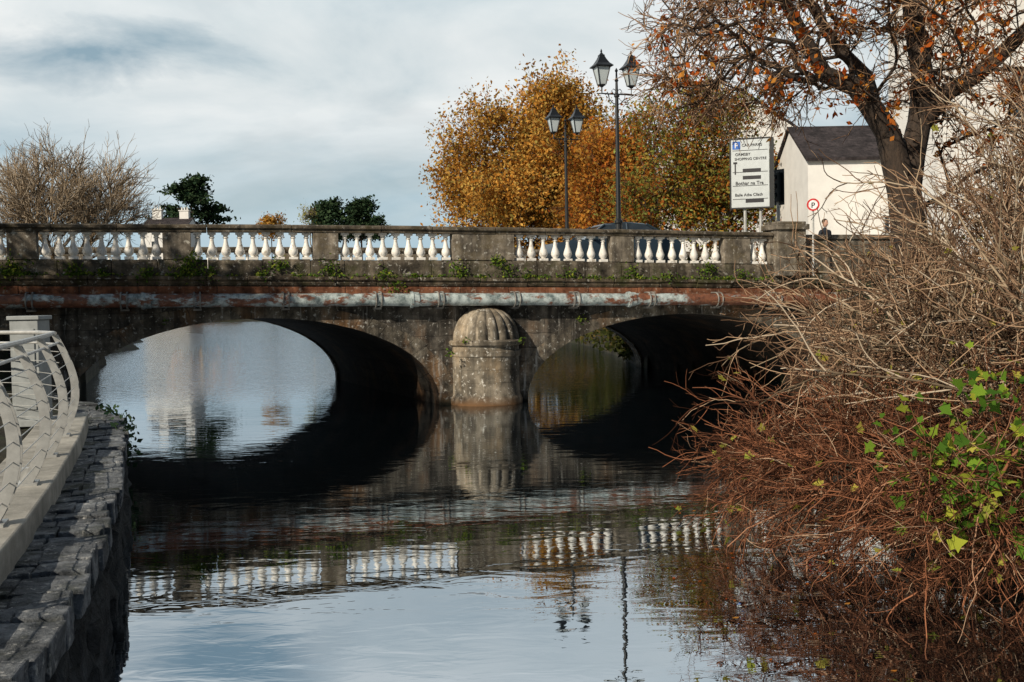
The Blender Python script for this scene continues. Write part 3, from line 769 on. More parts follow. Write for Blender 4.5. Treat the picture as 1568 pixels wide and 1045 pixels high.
# ------------------------------------------------------------------ left retaining wall, kerb, railing
WALL = empty('stone_retaining_wall')
ys = np.arange(-4, 24.6, 0.12)
cx = np.convolve(np.pad(xl(ys), 8, mode='edge'), np.ones(17) / 17, mode='valid')
tx = np.gradient(cx, ys); nrm = np.stack([np.ones_like(tx), -tx], 1); nrm /= np.linalg.norm(nrm, axis=1, keepdims=True)
rng = np.random.default_rng(5)
zs = np.linspace(-0.6, 0.80, 16)
V = []
blk = rng.normal(0, 1, (len(ys), len(zs)))
for j, z in enumerate(zs):
    row = int((z + .6) / .2)
    off = 0.035 * np.repeat(np.random.default_rng(row).normal(0, 1, len(ys) // 3 + 2), 3)[:len(ys)]
    o = 0.12 * (0.8 - z) / 1.4 + off + 0.012 * blk[:, j]
    V.append(np.stack([cx + nrm[:, 0] * o, ys + nrm[:, 1] * o, np.full_like(ys, z)], 1))
V = np.stack(V, 1).reshape(-1, 3); m = len(zs)
ii = (np.arange(len(ys) - 1)[:, None] * m + np.arange(m - 1)[None, :]).reshape(-1, 1)
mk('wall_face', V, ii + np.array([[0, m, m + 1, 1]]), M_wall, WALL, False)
mb = MB(); s = 0
arc = np.concatenate([[0], np.cumsum(np.hypot(np.diff(cx), np.diff(ys)))])
pos = lambda a: (np.interp(a, arc, cx), np.interp(a, arc, ys), np.interp(a, arc, nrm[:, 0]), np.interp(a, arc, nrm[:, 1]))
while s < arc[-1] - 0.3:
    L = rng.uniform(0.22, 0.55)
    x0, y0, nx0, ny0 = pos(s + .006); x1, y1, nx1, ny1 = pos(s + L - .006)
    w = rng.uniform(0.0, 0.10); zt = 0.9 + rng.uniform(-.03, .035)
    for (wa, wb) in ((w, -rng.uniform(.2, .40)), (None, -.55)):
        if wa is None: wa = lastb - .010; zt += rng.uniform(-.02, .02)
        lastb = wb
        A = [(x0 + nx0 * wa, y0 + ny0 * wa), (x1 + nx1 * wa, y1 + ny1 * wa), (x1 + nx1 * wb, y1 + ny1 * wb), (x0 + nx0 * wb, y0 + ny0 * wb)]
        Vv = [(p[0] + rng.uniform(-.012, .012), p[1] + rng.uniform(-.012, .012), 0.68) for p in A] + [(p[0] + rng.uniform(-.018, .018), p[1] + rng.uniform(-.018, .018), zt + rng.uniform(-.015, .015)) for p in A]
        mb.add(Vv, [(0, 3, 2, 1), (4, 5, 6, 7), (0, 1, 5, 4), (1, 2, 6, 5), (2, 3, 7, 6), (3, 0, 4, 7)])
    s += L
cap = mb.obj('cap_stones', M_cap, WALL, bevel=0.015)
sb = cap.modifiers.new('sub', 'SUBSURF'); sb.subdivision_type = 'SIMPLE'; sb.levels = 2; sb.render_levels = 2
tx_ = bpy.data.textures.new('rough', 'CLOUDS'); tx_.noise_scale = 0.09; tx_.noise_depth = 3
dp = cap.modifiers.new('disp', 'DISPLACE'); dp.texture = tx_; dp.texture_coords = 'GLOBAL'; dp.strength = 0.032; dp.mid_level = 0.5
def offset_path(o, y0, y1, step=0.3):
    a0 = np.interp(y0, ys, arc); a1 = np.interp(y1, ys, arc); out = []
    for a in np.arange(a0, a1 + .01, step):
        x, y, nx_, ny_ = pos(a); out.append((x - nx_ * o, y - ny_ * o))
    return out
K = empty('concrete_kerb')
po = offset_path(0.48, -3.5, 16.6); pi_ = offset_path(1.15, -3.5, 16.6)
V = []; F = []
for (a, b_) in zip(po, pi_):
    V += [(a[0], a[1], 0.85), (a[0], a[1], 1.13), (b_[0], b_[1], 1.13), (b_[0], b_[1], 0.85)]
for j in range(len(po) - 1):
    for i in range(4):
        F.append((4 * j + i, 4 * j + (i + 1) % 4, 4 * j + 4 + (i + 1) % 4, 4 * j + 4 + i))
F += [(0, 1, 2, 3), tuple(4 * (len(po) - 1) + i for i in (3, 2, 1, 0))]
mb = MB(); mb.add(V, F); mb.obj('kerb', M_conc, K, bevel=0.02)

RA = empty('metal_railing')
mb = MB(); mw = MB()
rb = offset_path(0.70, 0.5, 13.9, 0.05)
cum = np.concatenate([[0], np.cumsum([math.dist(rb[i], rb[i + 1]) for i in range(len(rb) - 1)])])
tot = cum[-1]; rbx = np.array(rb)
def rp(a):
    x, y = np.interp(a, cum, rbx[:, 0]), np.interp(a, cum, rbx[:, 1])
    x2, y2 = np.interp(a + .05, cum, rbx[:, 0]), np.interp(a + .05, cum, rbx[:, 1]); x3, y3 = np.interp(a - .05, cum, rbx[:, 0]), np.interp(a - .05, cum, rbx[:, 1])
    t = np.array([x2 - x3, y2 - y3]); t /= np.linalg.norm(t); return x, y, t[1], -t[0], t
profile = lambda u: 0.20 * math.sin(math.pi * (u ** 0.9)) - 0.04 * u
Hh = 1.30; ZB = 1.15
posts = [tot - 1.95 * i - 0.1 for i in range(6)]
for a in posts:
    x, y, nx_, ny_, t = rp(a)
    for sgn in (-1, 1):
        for i in range(16):
            u0, u1 = i / 16, (i + 1) / 16
            Vv = []
            for u in (u0, u1):
                o = profile(u); w = 0.036 + 0.02 * (1 - u); tt = sgn * 0.055
                for dn, dt in ((-w, -.006), (w, -.006), (w, .006), (-w, .006)):
                    Vv.append((x + nx_ * (o + dn) + t[0] * (tt + dt), y + ny_ * (o + dn) + t[1] * (tt + dt), ZB + Hh * u))
            mb.add(Vv, [(0, 1, 5, 4), (1, 2, 6, 5), (2, 3, 7, 6), (3, 0, 4, 7)])
    mb.box((x, y, ZB - .01), (0.26, 0.2, 0.025), math.atan2(t[1], t[0]))
    for u in (0.2, 0.5, 0.8):
        o = profile(u); mb.box((x + nx_ * o, y + ny_ * o, ZB + Hh * u), (0.1, 0.04, 0.04), math.atan2(t[1], t[0]))
    mb.box((x, y, ZB + .07), (0.1, 0.1, 0.14), math.atan2(t[1], t[0]))
aa = np.arange(posts[-1], posts[0] + .02, 0.12)
for zz, o, r_ in ((Hh + .02, profile(1.0) - .02, 0.028), (Hh - .1, profile(.93), .016)):
    mb.tube([(rp(a)[0] + rp(a)[2] * o, rp(a)[1] + rp(a)[3] * o, ZB + zz) for a in aa], r_, 8)
US = (0.12, 0.24, 0.36, 0.48, 0.6, 0.72, 0.83)
for u in US:
    o = profile(u)
    mw.tube([(rp(a)[0] + rp(a)[2] * o, rp(a)[1] + rp(a)[3] * o, ZB + Hh * u) for a in aa[::2]], 0.005, 5)
x, y, nx_, ny_, t = rp(posts[0])
for zz, r_ in ((Hh + .02, .028), (Hh - .12, .016)):
    o = profile(1.0)
    mb.tube([(x + nx_ * o, y + ny_ * o, ZB + zz), (x - .6, y + .7, ZB + zz), (x - 4.5, y + 2.4, ZB + zz)], r_, 8)
for u in US:
    mw.tube([(x, y, ZB + Hh * u), (x - .6, y + .7, ZB + Hh * u), (x - 4.5, y + 2.4, ZB + Hh * u)], 0.005, 5)
mb.obj('posts_and_rails', M_steel, RA); mw.obj('wires', M_steel, RA)
mb = MB(); mb.box((-7.2, 15.6, 1.85), (0.42, 0.4, 1.55)); mb.box((-7.2, 15.6, 2.66), (0.48, 0.46, 0.06)); mb.box((-7.2, 15.39, 1.9), (0.32, 0.02, 1.2)); mb.box((-7.2, 15.6, 1.1), (0.5, 0.5, 0.1))
mb.obj('utility_pillar', plain('grey_paint', (0.26, 0.28, 0.28), .6), None, bevel=0.01)

def quay(name, f, y0, y1, sgn):
    yy = np.arange(y0, y1, 1.0); x = f(yy); V = []
    for a, b_ in zip(x, yy):
        V += [(a, b_, -1), (a + sgn * .15, b_, 3.25), (a + sgn * .7, b_, 3.25)]
    F = []
    for j in range(len(yy) - 1):
        F += [(3 * j, 3 * j + 3, 3 * j + 4, 3 * j + 1), (3 * j + 1, 3 * j + 4, 3 * j + 5, 3 * j + 2)]
    mk(name, V, F, M_quay)
quay('quay_wall', xr, 40.5, 165, 1); quay('quay_wall.001', xl, 38, 165, -1)

# ------------------------------------------------------------------ weeds on the bridge ledges
rng = np.random.default_rng(9); C = []
for s, z, n, sp_ in [(-11.0, 3.7, 80, .13), (-10.4, 3.62, 50, .1), (-9.35, 3.6, 110, .13), (-8.4, 3.75, 220, .17), (-8.3, 4.0, 60, .1), (-7.9, 3.6, 90, .13), (-6.2, 3.78, 120, .13), (-6.6, 3.55, 60, .1), (-4.9, 3.66, 130, .15), (-3.5, 3.5, 70, .1), (-3.2, 3.2, 80, .13), (-1.5, 3.62, 120, .14), (-.4, 3.82, 130, .12), (-.1, 3.6, 60, .09), (0.4, 3.45, 40, .1), (1.7, 3.5, 60, .11), (3.5, 3.5, 80, .12), (5.9, 3.55, 130, .14), (4.6, 3.35, 60, .1), (7.0, 3.4, 60, .1), (-12.4, 3.75, 160, .18), (-13.3, 3.7, 120, .18), (-1.5, 1.72, 20, .05), (0.05, 1.7, 20, .05), (-1.9, 1.4, 25, .07), (2.0, 2.2, 30, .09), (-9.0, 2.4, 20, .06)]:
    C.append(np.array([s, -0.14 if z > 3 else (-.75 if z < 1.9 else -.04), z]) + rng.normal(0, 1, (n, 3)) * np.array([sp_, .05, sp_ * .8]))
for s in rng.uniform(-14, 8, 110):
    C.append(np.array([s, -0.11, zcor(s) + .02]) + rng.normal(0, 1, (16, 3)) * np.array([.1, .03, .035]))
o = mk('wall_weeds', *leaves(rng, np.concatenate(C), 0.075), L_green); o.location = (0, 28.5, 0); o.rotation_euler = (0, 0, math.atan(.3))
C = np.stack([rng.uniform(-7.2, -5.6, 500), rng.uniform(16, 19.5, 500), rng.uniform(.3, 1.0, 500)], 1); C[:, 0] = xl(C[:, 1]) + rng.normal(.05, .1, 500)
mk('wall_weeds.001', *leaves(rng, C, 0.1), L_dark)

# ------------------------------------------------------------------ street lamps
M_lglass = plain('lantern_glass', (0.50, 0.56, 0.58), 0.15, 0, .1)
def lamp(name, x, y, z0, H=6.2, rz=0.29):
    E = empty(name, (x, y, z0), rz)
    mb = MB()
    mb.lathe([(0.17, 0), (0.17, 0.12), (0.14, 0.16), (0.13, 0.7), (0.15, 0.74), (0.15, .8), (0.11, 0.86), (0.10, 1.3), (0.12, 1.34), (.12, 1.4), (0.075, 1.46), (0.06, 3.0), (0.05, H - 1.35), (.08, H - 1.32), (.08, H - 1.27), (.045, H - 1.22), (.035, H - .9), (.06, H - .86), (.03, H - .8), (.025, H - .62), (.05, H - .58), (.01, H - .5)], (0, 0, 0), 12)
    for s in (-1, 1):
        mb.tube([(0, 0, H - 1.25), (s * .3, 0, H - 1.25), (s * .46, 0, H - 1.24), (s * .46, 0, H - 1.05)], 0.022, 6)
        mb.tube([(s * .03, 0, H - 1.55), (s * .14, 0, H - 1.5), (s * .24, 0, H - 1.38), (s * .26, 0, H - 1.27)], 0.014, 6)
        mb.tube([(s * .1, 0, H - 1.25), (s * .16, 0, H - 1.16), (s * .1, 0, H - 1.1), (s * .04, 0, H - 1.14)], 0.012, 6)
        cx_ = s * .46
        mb.lathe([(.05, 0), (.07, .03), (.12, .05), (.12, .07)], (cx_, 0, H - 1.06), 8)
        for i in range(4):
            a = math.pi / 4 + i * math.pi / 2
            mb.tube([(cx_ + .13 * math.cos(a), .13 * math.sin(a), H - 1.0), (cx_ + .27 * math.cos(a), .27 * math.sin(a), H - .50)], 0.018, 4)
        mb.lathe([(.30, -.02), (.38, 0), (.38, .02), (.26, .1), (.16, .22), (.11, .30), (.11, .34), (.07, .36), (.02, .42), (.035, .45), (.005, .52)], (cx_, 0, H - .49), 4, math.pi / 4)
    mb.tube([(-.62, 0, H - 1.25), (.62, 0, H - 1.25)], .014, 6)
    mb.obj('post', M_black, E, bevel=0)
    g = MB()
    for s in (-1, 1):
        g.lathe([(.12, 0), (.26, .49)], (s * .46, 0, H - .99), 4, math.pi / 4)
    g.obj('lantern_glass', M_lglass, E)
lamp('street_lamp', 3.17, 30.5, 3.62, 6.3)
lamp('street_lamp.001', 2.14, 39.2, 3.62, 6.35)

# ------------------------------------------------------------------ signs
SG = empty('direction_sign', (7.45, 32.6, 3.4), rad(-16))
mb = MB(); mb.tube([(-.12, 0, 0), (-.12, 0, 4.3)], .05, 10); mb.tube([(.35, .05, 0), (.35, .05, 4.3)], .05, 10); mb.obj('posts', M_steel, SG)
mb = MB(); mb.box((0.05, -.08, 3.15), (1.16, .06, 2.1)); mb.obj('board', plain('sign_white', (.50, .54, .55), .4, 0, .1), SG, bevel=.01)
mb = MB(); mb.box((.70, .05, 3.15), (.12, .34, 2.14)); mb.box((.05, .06, 3.15), (1.1, .2, 2.0))
for a in ((.05, 4.22, 1.24, .04), (.05, 2.08, 1.24, .04)): mb.box((a[0], -.09, a[1]), (a[2], .07, a[3]))
mb.box((-.55, -.09, 3.15), (.04, .07, 2.14))
mb.obj('casing', M_black, SG)
M_ink = plain('sign_ink', (.01, .01, .015), .5)
mb = MB()
for z in (4.02, 3.35, 2.93, 2.52): mb.box((.05, -.114, z - .16), (1.06, .004, .016))
for x_, z in ((.1, 3.24), (.1, 3.02), (.18, 2.30)): mb.box((x_, -.114, z), (.55, .004, .11))
mb.box((-.4, -.114, 3.30), (.04, .004, .35)); mb.box((-.4, -.114, 3.48), (.12, .004, .06))
mb.obj('sign_marks', M_ink, SG)
mb = MB(); mb.box((-.36, -.114, 4.02), (.24, .004, .24)); mb.obj('parking_panel', plain('sign_blue', (.02, .12, .45), .4), SG)
def text(body, x, z, size, mat, par, y=-.12):
    cu = bpy.data.curves.new('text', 'FONT'); cu.body = body; cu.size = size; cu.extrude = .001; cu.offset = size * .012
    cu.materials.append(mat)
    o = bpy.data.objects.new('lettering', cu); o.location = (x, y, z); o.rotation_euler = (rad(90), 0, 0); link(o, par)
M_sw = plain('letter_white', (.8, .8, .8), .5)
text('P', -.42, 3.94, .22, M_sw, SG); text('CAR PARKS', -.2, 3.98, .12, M_ink, SG)
text('ORMSBY', -.40, 3.70, .12, M_ink, SG); text('SHOPPING CENTRE', -.42, 3.56, .11, M_ink, SG)
text('Bothar na Tra', -.40, 2.80, .15, M_ink, SG); text('Baile Atha Cliath', -.42, 2.45, .125, M_ink, SG)
NP = empty('no_parking_sign', (8.75, 30.2, 3.3), rad(-10))
mb = MB(); mb.tube([(0, .05, 0), (0, .05, 2.1)], .03, 8); mb.obj('post', M_steel, NP)
def disc(r, y0, y1, z, name, mat, par, x=0):
    n = 28; V = [(x + r * math.cos(2 * math.pi * i / n), y, z + r * math.sin(2 * math.pi * i / n)) for y in (y0, y1) for i in range(n)]
    mb = MB(); mb.add(V, [tuple(range(n)), tuple(range(2 * n - 1, n - 1, -1))] + [(i, (i + 1) % n, n + (i + 1) % n, n + i) for i in range(n)]); mb.obj(name, mat, par)
disc(.18, 0, .012, 2.05, 'red_ring', plain('sign_red', (.55, .03, .03), .4), NP); disc(.13, -.004, -.001, 2.05, 'face', M_sw, NP)
text('P', -.06, 1.96, .22, M_ink, NP, -.008)
# traffic light just beyond the direction sign, seen obliquely
TL = empty('traffic_light', (8.62, 33.6, 3.35), rad(-55))
mb = MB(); mb.tube([(0, 0, 0), (0, 0, 3.35)], .055, 10); mb.lathe([(.09, 0), (.09, .25), (.06, .3)], (0, 0, 0), 10); mb.obj('pole', M_steel, TL)
mb = MB(); mb.box((0, -.12, 2.86), (.30, .2, .92)); mb.box((0, -.01, 2.86), (.5, .02, 1.14))
for z in (3.14, 2.86, 2.58):
    n = 12; V = []; F = []
    for k, (yy_, rr) in enumerate(((-.22, .12), (-.40, .12))):
        for i in range(n + 1):
            a = math.pi * (-.12 + 1.24 * i / n); V.append((rr * math.cos(a), yy_, z + rr * math.sin(a)))
    for i in range(n): F.append((i, i + 1, n + 2 + i, n + 1 + i))
    mb.add(V, F)
mb.obj('signal_head', M_black, TL)
for z, nm, cl_ in ((3.14, 'red_lens', (.16, .01, .01)), (2.86, 'amber_lens', (.16, .08, .01)), (2.58, 'green_lens', (.01, .12, .05))):
    disc(.1, -.235, -.222, z, nm, plain(nm, cl_, .2), TL)

# ------------------------------------------------------------------ car
CAR = empty('parked_car', (3.2, 33.0, 3.62), math.atan(.3))
def car(E):
    L = [(-2.15, .45, .62, .72, .72), (-2.05, .3, .86, .80, .74), (-1.6, .28, .93, .86, .8), (-1.1, .28, .95, .88, .82), (-.3, .28, .95, .9, .84), (.6, .28, .95, .9, .84), (1.3, .28, .97, .88, .82), (1.85, .3, .98, .85, .78), (2.1, .4, .85, .76, .7)]
    V = []; F = []
    for x_, zb, zt, wb, wt in L:
        V += [(x_, -wb, zb), (x_, -wb * 1.02, (zb + zt) / 2), (x_, -wt, zt), (x_, wt, zt), (x_, wb * 1.02, (zb + zt) / 2), (x_, wb, zb)]
    for j in range(len(L) - 1):
        for i in range(6): F.append((6 * j + i, 6 * j + (i + 1) % 6, 6 * j + 6 + (i + 1) % 6, 6 * j + 6 + i))
    F += [tuple(range(6)), tuple(6 * (len(L) - 1) + i for i in range(5, -1, -1))]
    mb = MB(); mb.add(V, F); o = mb.obj('body', plain('car_paint', (.03, .05, .07), .2, .3, .05), E, True)
    G = [(-1.15, .95, .72, .72), (-.45, 1.4, .6, .72), (.2, 1.47, .6, .74), (.9, 1.43, .6, .74), (1.75, 1.0, .66, .72)]
    V = []; F = []
    for x_, zt, wt, wb in G:
        V += [(x_, -wb, .93), (x_, -wt, zt), (x_, -wt * .5, zt + .03), (x_, wt * .5, zt + .03), (x_, wt, zt), (x_, wb, .93)]
    for j in range(len(G) - 1):
        for i in range(5): F.append((6 * j + i, 6 * j + i + 1, 6 * j + 7 + i, 6 * j + 6 + i))
    mb = MB(); mb.add(V, F); mb.obj('windows', M_glassdark, E, True)
    mb = MB()
    mb.add([(-.5, -.58, 1.4), (.95, -.58, 1.43), (.95, .58, 1.43), (-.5, .58, 1.4), (-.4, -.5, 1.46), (.2, -.52, 1.51), (.85, -.5, 1.47), (.85, .5, 1.47), (.2, .52, 1.51), (-.4, .5, 1.46)],
           [(0, 1, 6, 5, 4), (1, 2, 7, 6), (2, 3, 9, 8, 7), (3, 0, 4, 9), (4, 5, 8, 9), (5, 6, 7, 8)])
    for s in (-1, 1):
        for xa, za, xb, zb in ((-1.15, .96, -.48, 1.42), (.25, .95, .25, 1.46), (1.75, 1.0, .92, 1.44)):
            mb.tube([(xa, s * .72, za), (xb, s * .61, zb)], .035, 6)
        mb.box((-.9, s * .95, 1.0), (.12, .2, .12))
    mb.obj('roof_and_pillars', bpy.data.materials['car_paint'], E)
    mb = MB()
    for x_ in (-1.35, 1.3):
        for s in (-1, 1):
            n = 20; V = [(x_ + .32 * math.cos(2 * math.pi * i / n), s * .72 + d, .32 + .32 * math.sin(2 * math.pi * i / n)) for d in (-.1, .19 * 1) for i in range(n)]
            mb.add(V, [tuple(range(n)), tuple(range(2 * n - 1, n - 1, -1))] + [(i, (i + 1) % n, n + (i + 1) % n, n + i) for i in range(n)])
    mb.obj('wheels', M_black, E)
car(CAR)

# ------------------------------------------------------------------ pedestrian (skinned figure)
def person(name, loc, rz):
    E = empty(name, loc, rz)
    J = {'pel': (0, 0, .95, .15), 'bel': (0, .0, 1.1, .14), 'ch': (0, 0, 1.32, .16), 'nk': (0, .01, 1.48, .06), 'nk2': (0, -.01, 1.54, .055),
         'shL': (-.19, 0, 1.42, .07), 'elL': (-.25, .03, 1.14, .05), 'wrL': (-.24, -.06, .9, .035), 'shR': (.19, 0, 1.42, .07), 'elR': (.25, .03, 1.14, .05), 'wrR': (.24, -.06, .9, .035),
         'hiL': (-.1, 0, .88, .1), 'knL': (-.11, -.05, .5, .07), 'anL': (-.11, .06, .1, .05), 'toL': (-.12, -.1, .04, .04), 'hiR': (.1, 0, .88, .1), 'knR': (.11, .0, .5, .07), 'anR': (.11, .12, .1, .05), 'toR': (.12, -.04, .04, .04)}
    Ed = [('pel', 'bel'), ('bel', 'ch'), ('ch', 'nk'), ('nk', 'nk2'), ('ch', 'shL'), ('shL', 'elL'), ('elL', 'wrL'), ('ch', 'shR'), ('shR', 'elR'), ('elR', 'wrR'), ('pel', 'hiL'), ('hiL', 'knL'), ('knL', 'anL'), ('anL', 'toL'), ('pel', 'hiR'), ('hiR', 'knR'), ('knR', 'anR'), ('anR', 'toR')]
    ks = list(J); me = bpy.data.meshes.new('body'); me.from_pydata([J[k][:3] for k in ks], [(ks.index(a), ks.index(b_)) for a, b_ in Ed], [])
    o = link(bpy.data.objects.new('coat_and_trousers', me), E); me.materials.append(plain('dark_cloth', (.02, .025, .035), .9))
    sk = o.modifiers.new('skin', 'SKIN'); o.modifiers.new('sub', 'SUBSURF').levels = 2
    for i, k in enumerate(ks): me.skin_vertices[0].data[i].radius = (J[k][3], J[k][3] * .85)
    me.skin_vertices[0].data[0].use_root = True
    skin = plain('skin', (.5, .3, .22), .6, 0, .1)
    mb = MB(); mb.lathe([(.03, -.12), (.065, -.09), (.08, -.03), (.085, .03), (.075, .08), (.04, .115), (.01, .125)], (0, -.01, 1.66), 16, 0, .9, 1.08)
    mb.box((0, -.105, 1.65), (.025, .04, .05), tap=.5); mb.box((-.078, 0, 1.66), (.02, .04, .06)); mb.box((.078, 0, 1.66), (.02, .04, .06)); mb.obj('head', skin, E, True)
    mb = MB(); mb.lathe([(.088, -.01), (.093, .04), (.083, .09), (.045, .127), (.01, .137)], (0, .012, 1.665), 16, 0, .92, 1.08); mb.obj('hair', plain('hair', (.04, .025, .015), .8), E, True)
    mb = MB()
    for s in (-1, 1):
        mb.box((s * .24, -.07, .85), (.03, .07, .09))
        for k in range(4): mb.tube([(s * .24, -.095 + k * .018, .81), (s * .237, -.098 + k * .018, .77), (s * .23, -.092 + k * .018, .735 + .006 * (k == 0))], [.009, .008, .006], 6)
        mb.tube([(s * .235, -.1, .87), (s * .22, -.125, .83), (s * .215, -.12, .8)], [.011, .009, .007], 6)
    mb.obj('hands', skin, E)
person('pedestrian', (9.75, 32.4, 3.3), rad(30))

# ------------------------------------------------------------------ buildings
def house(name, x0, x1, y0, y1, z0, ze, zr, axis, wins, chim=(), wallm=M_white):
    E = empty(name)
    mb = MB()
    if axis == 'y':
        xm = (x0 + x1) / 2
        V = [(x0, y0, z0), (x1, y0, z0), (x1, y0, ze), (xm, y0, zr), (x0, y0, ze)]; V += [(v[0], y1, v[2]) for v in V]
    else:
        ym = (y0 + y1) / 2
        V = [(x0, y0, z0), (x0, y1, z0), (x0, y1, ze), (x0, ym, zr), (x0, y0, ze)]; V += [(x1, v[1], v[2]) for v in V]
    mb.add(V, [(0, 1, 2, 3, 4), (9, 8, 7, 6, 5), (1, 6, 7, 2), (0, 4, 9, 5)])
    mb.obj('walls', wallm, E)
    mb = MB(); o = .18; th = .14
    if axis == 'y':
        for xe in (x0, x1):
            sg = -1 if xe == x0 else 1; k = (zr - ze) / (xm - x0)
            A = [(xm, zr + .02), (xe + sg * o, ze + .02 - o * k), (xe + sg * o, ze + th - o * k), (xm, zr + th)]
            V = [(a, y0 - .12, z) for a, z in A] + [(a, y1 + .12, z) for a, z in A]
            mb.add(V, [(0, 1, 2, 3), (7, 6, 5, 4), (0, 4, 5, 1), (1, 5, 6, 2), (2, 6, 7, 3)])
    else:
        for yv in (y0, y1):
            sg = -1 if yv == y0 else 1; k = (zr - ze) / (ym - y0)
            A = [(ym, zr + .02), (yv + sg * o, ze + .02 - o * k), (yv + sg * o, ze + th - o * k), (ym, zr + th)]
            V = [(x0 - .12, a, z) for a, z in A] + [(x1 + .12, a, z) for a, z in A]
            mb.add(V, [(0, 1, 2, 3), (7, 6, 5, 4), (0, 4, 5, 1), (1, 5, 6, 2), (2, 6, 7, 3)])
    mb.obj('roof', M_slate, E)
    g = MB(); f = MB()
    for (x_, z, w, h) in wins:
        g.box((x_, y0 - .01, z), (w, .03, h)); f.box((x_, y0 - .04, z - h / 2 - .06), (w + .24, .14, .1)); f.box((x_, y0 - .03, z), (.05, .03, h)); f.box((x_, y0 - .03, z), (w, .028, .05))
        for s in (-1, 1): f.box((x_ + s * (w / 2 + .02), y0 - .03, z), (.06, .06, h + .1))
        f.box((x_, y0 - .03, z + h / 2 + .03), (w + .1, .06, .06))
    if wins: g.obj('window_glass', M_glassdark, E); f.obj('window_frames', plain('frame_grey', (.45, .45, .44), .6), E)
    c_ = MB()
    for (x_, y_, zb, zt, w) in chim:
        c_.box((x_, y_, (zb + zt) / 2), (w, w * .7, zt - zb)); c_.box((x_, y_, zt + .08), (w * 1.15, w * .85, .16))
        for k in (-.3, 0, .3): c_.lathe([(.14, 0), (.1, .5)], (x_ + k * w, y_, zt + .16), 8)
    if chim: c_.obj('chimneys', wallm, E)
house('white_house', 9.2, 16.4, 57, 67, 3.2, 11.2, 13.7, 'y', [(14.6, 9.6, .9, 1.3), (14.6, 6.4, .9, 1.4), (11.6, 9.6, .9, 1.3)])
house('white_house.001', 11.4, 17.6, 40, 45, 3.2, 7.9, 9.4, 'x', [(14.7, 5.0, .8, 1.3), (16.6, 6.6, .8, 1.1)], [(17.0, 42.5, 9, 10.4, .8)])
house('white_house.002', 14.3, 24, 35, 39.5, 3.0, 12.6, 13.6, 'x', [(17.2, 9.3, .9, 1.5), (19.2, 9.3, .9, 1.5), (19.2, 6.4, .9, 1.7), (17.2, 4.6, 1.0, 1.7), (21.2, 9.3, .9, 1.5)])
house('chimney_house', -60.2, -52.9, 171, 179, 0.5, 15.4, 17.3, 'x', [(-58, 12.5, 1, 1.6)], [(-58.7, 175, 14, 18.7, 1.5), (-54.2, 175, 14, 18.5, 1.5)])

# ------------------------------------------------------------------ world, sun, camera
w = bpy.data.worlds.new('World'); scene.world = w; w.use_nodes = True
nt = w.node_tree; nt.nodes.clear()
out = nt.nodes.new('ShaderNodeOutputWorld')
az = math.atan2(-0.62, -0.78); EL = 30
sky = nt.nodes.new('ShaderNodeTexSky'); sky.sky_type = 'NISHITA'; sky.sun_disc = False
sky.sun_elevation = rad(EL); sky.sun_rotation = az; sky.air_density = 1.2; sky.dust_density = 0.6; sky.ozone_density = 1.5
b1 = nt.nodes.new('ShaderNodeBackground'); b1.inputs['Strength'].default_value = 0.05; nt.links.new(sky.outputs[0], b1.inputs['Color'])
tc = nt.nodes.new('ShaderNodeTexCoord'); sp = nt.nodes.new('ShaderNodeSeparateXYZ'); nt.links.new(tc.outputs['Generated'], sp.inputs[0])
def math_(op, a, b_=None, c_=None):
    m = nt.nodes.new('ShaderNodeMath'); m.operation = op
    for i, v in enumerate((a, b_, c_)):
        if v is None: continue
        if isinstance(v, (int, float)): m.inputs[i].default_value = v
        else: nt.links.new(v, m.inputs[i])
    return m.outputs[0]
zc = math_('ADD', math_('MAXIMUM', sp.outputs[2], 0.0), 0.22)
cb = nt.nodes.new('ShaderNodeCombineXYZ')
nt.links.new(math_('DIVIDE', sp.outputs[0], zc), cb.inputs[0]); nt.links.new(math_('DIVIDE', sp.outputs[1], zc), cb.inputs[1])
mpn = nt.nodes.new('ShaderNodeMapping'); mpn.inputs['Location'].default_value = (3.3, 1.2, 0); nt.links.new(cb.outputs[0], mpn.inputs['Vector'])
nA = noise(nt, 0.85, 6, 0.55, mpn.outputs[0], dist=0.3)
nB = noise(nt, 1.5, 7, 0.55, mpn.outputs[0], dist=0.3)
cc_ = ramp(nt, nB, [(0.28, (0.44, 0.55, 0.61)), (0.43, (0.66, 0.73, 0.755)), (0.6, (0.84, 0.87, 0.87))])
hz = ramp(nt, sp.outputs[2], [(0.03, 1.0), (0.19, 0.0)])
cc_ = mixc(nt, cc_, (0.36, 0.54, 0.64), math_('MULTIPLY', hz, 0.8))
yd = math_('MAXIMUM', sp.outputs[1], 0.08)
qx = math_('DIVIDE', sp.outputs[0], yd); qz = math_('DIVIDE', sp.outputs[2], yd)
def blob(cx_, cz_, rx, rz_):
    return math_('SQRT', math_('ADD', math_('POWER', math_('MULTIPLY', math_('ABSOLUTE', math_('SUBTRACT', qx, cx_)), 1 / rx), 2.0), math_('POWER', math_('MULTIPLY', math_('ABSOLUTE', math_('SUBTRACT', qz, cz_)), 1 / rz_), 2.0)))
nC = noise(nt, 3.0, 6, 0.6, mpn.outputs[0], dist=0.4)
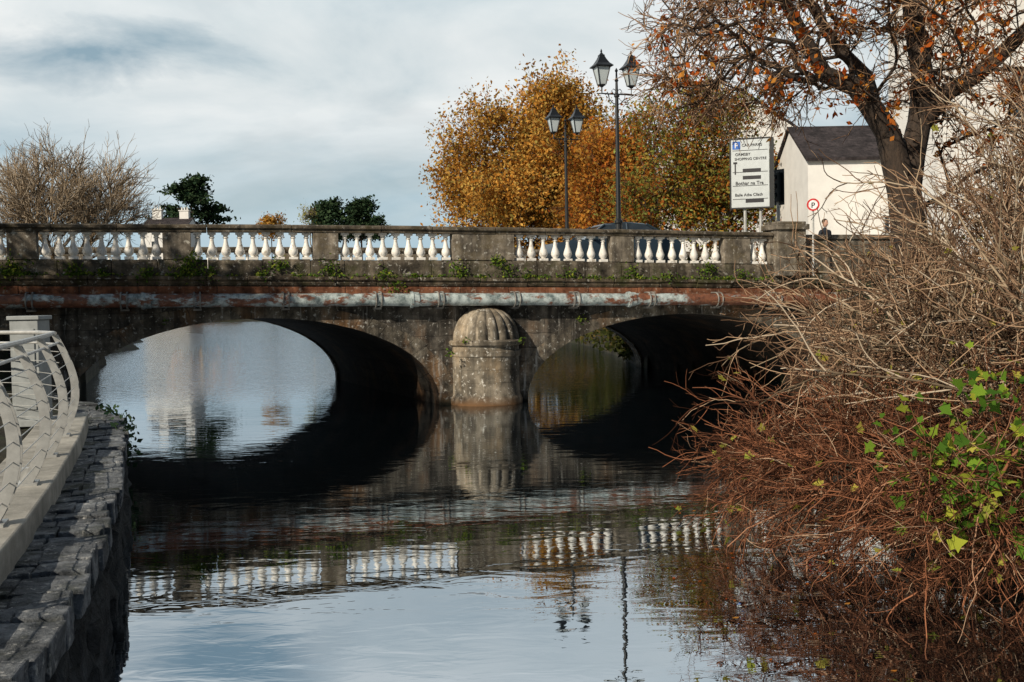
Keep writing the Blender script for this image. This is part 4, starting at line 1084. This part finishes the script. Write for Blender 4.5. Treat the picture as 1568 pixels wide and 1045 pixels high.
dd = math_('ADD', math_('MINIMUM', blob(-.40, .243, .11, .026), blob(-.28, .345, .10, .035)), math_('MULTIPLY_ADD', nC, 3.0, -1.5))
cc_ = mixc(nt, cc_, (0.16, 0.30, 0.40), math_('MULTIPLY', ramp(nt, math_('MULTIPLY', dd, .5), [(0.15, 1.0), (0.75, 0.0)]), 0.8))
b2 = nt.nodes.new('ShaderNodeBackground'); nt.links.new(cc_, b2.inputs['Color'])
# cloud deck brightened higher up, added to lighten its reflection in the water
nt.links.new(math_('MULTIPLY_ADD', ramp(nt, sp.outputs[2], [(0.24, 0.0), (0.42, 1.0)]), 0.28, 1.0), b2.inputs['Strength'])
front = ramp(nt, math_('MULTIPLY_ADD', sp.outputs[1], 0.5, 0.5), [(0.55, 0.0), (0.84, 1.0)])  # bright clouds faded out behind the camera, shaped to keep shadows deep
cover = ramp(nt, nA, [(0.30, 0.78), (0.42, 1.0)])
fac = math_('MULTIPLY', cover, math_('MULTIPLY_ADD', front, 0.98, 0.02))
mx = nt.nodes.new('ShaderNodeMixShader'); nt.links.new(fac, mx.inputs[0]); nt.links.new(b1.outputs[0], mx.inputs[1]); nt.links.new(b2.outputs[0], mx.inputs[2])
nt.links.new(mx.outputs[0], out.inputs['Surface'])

sl = bpy.data.lights.new('sun', 'SUN'); sl.energy = 5.0; sl.angle = rad(0.5); sl.color = (1, .89, .73)
so = link(bpy.data.objects.new('sun', sl))
sd = Vector((math.sin(az) * math.cos(rad(EL)), math.cos(az) * math.cos(rad(EL)), math.sin(rad(EL))))
so.rotation_euler = sd.to_track_quat('Z', 'Y').to_euler(); so.location = sd * 60

cam = bpy.data.cameras.new('camera'); co = link(bpy.data.objects.new('camera', cam))
cam.sensor_width = 36; cam.lens = 36.7; cam.clip_end = 6000; cam.clip_start = 0.1
co.matrix_world = Matrix.Translation((0, 0, 2.8)) @ Matrix.Rotation(rad(90 - 2.3), 4, 'X') @ Matrix.Rotation(rad(-1.1), 4, 'Z')
scene.camera = co
scene.view_settings.view_transform = 'Standard'
try: scene.view_settings.look = 'None'
except Exception: pass
scene.view_settings.exposure = 0
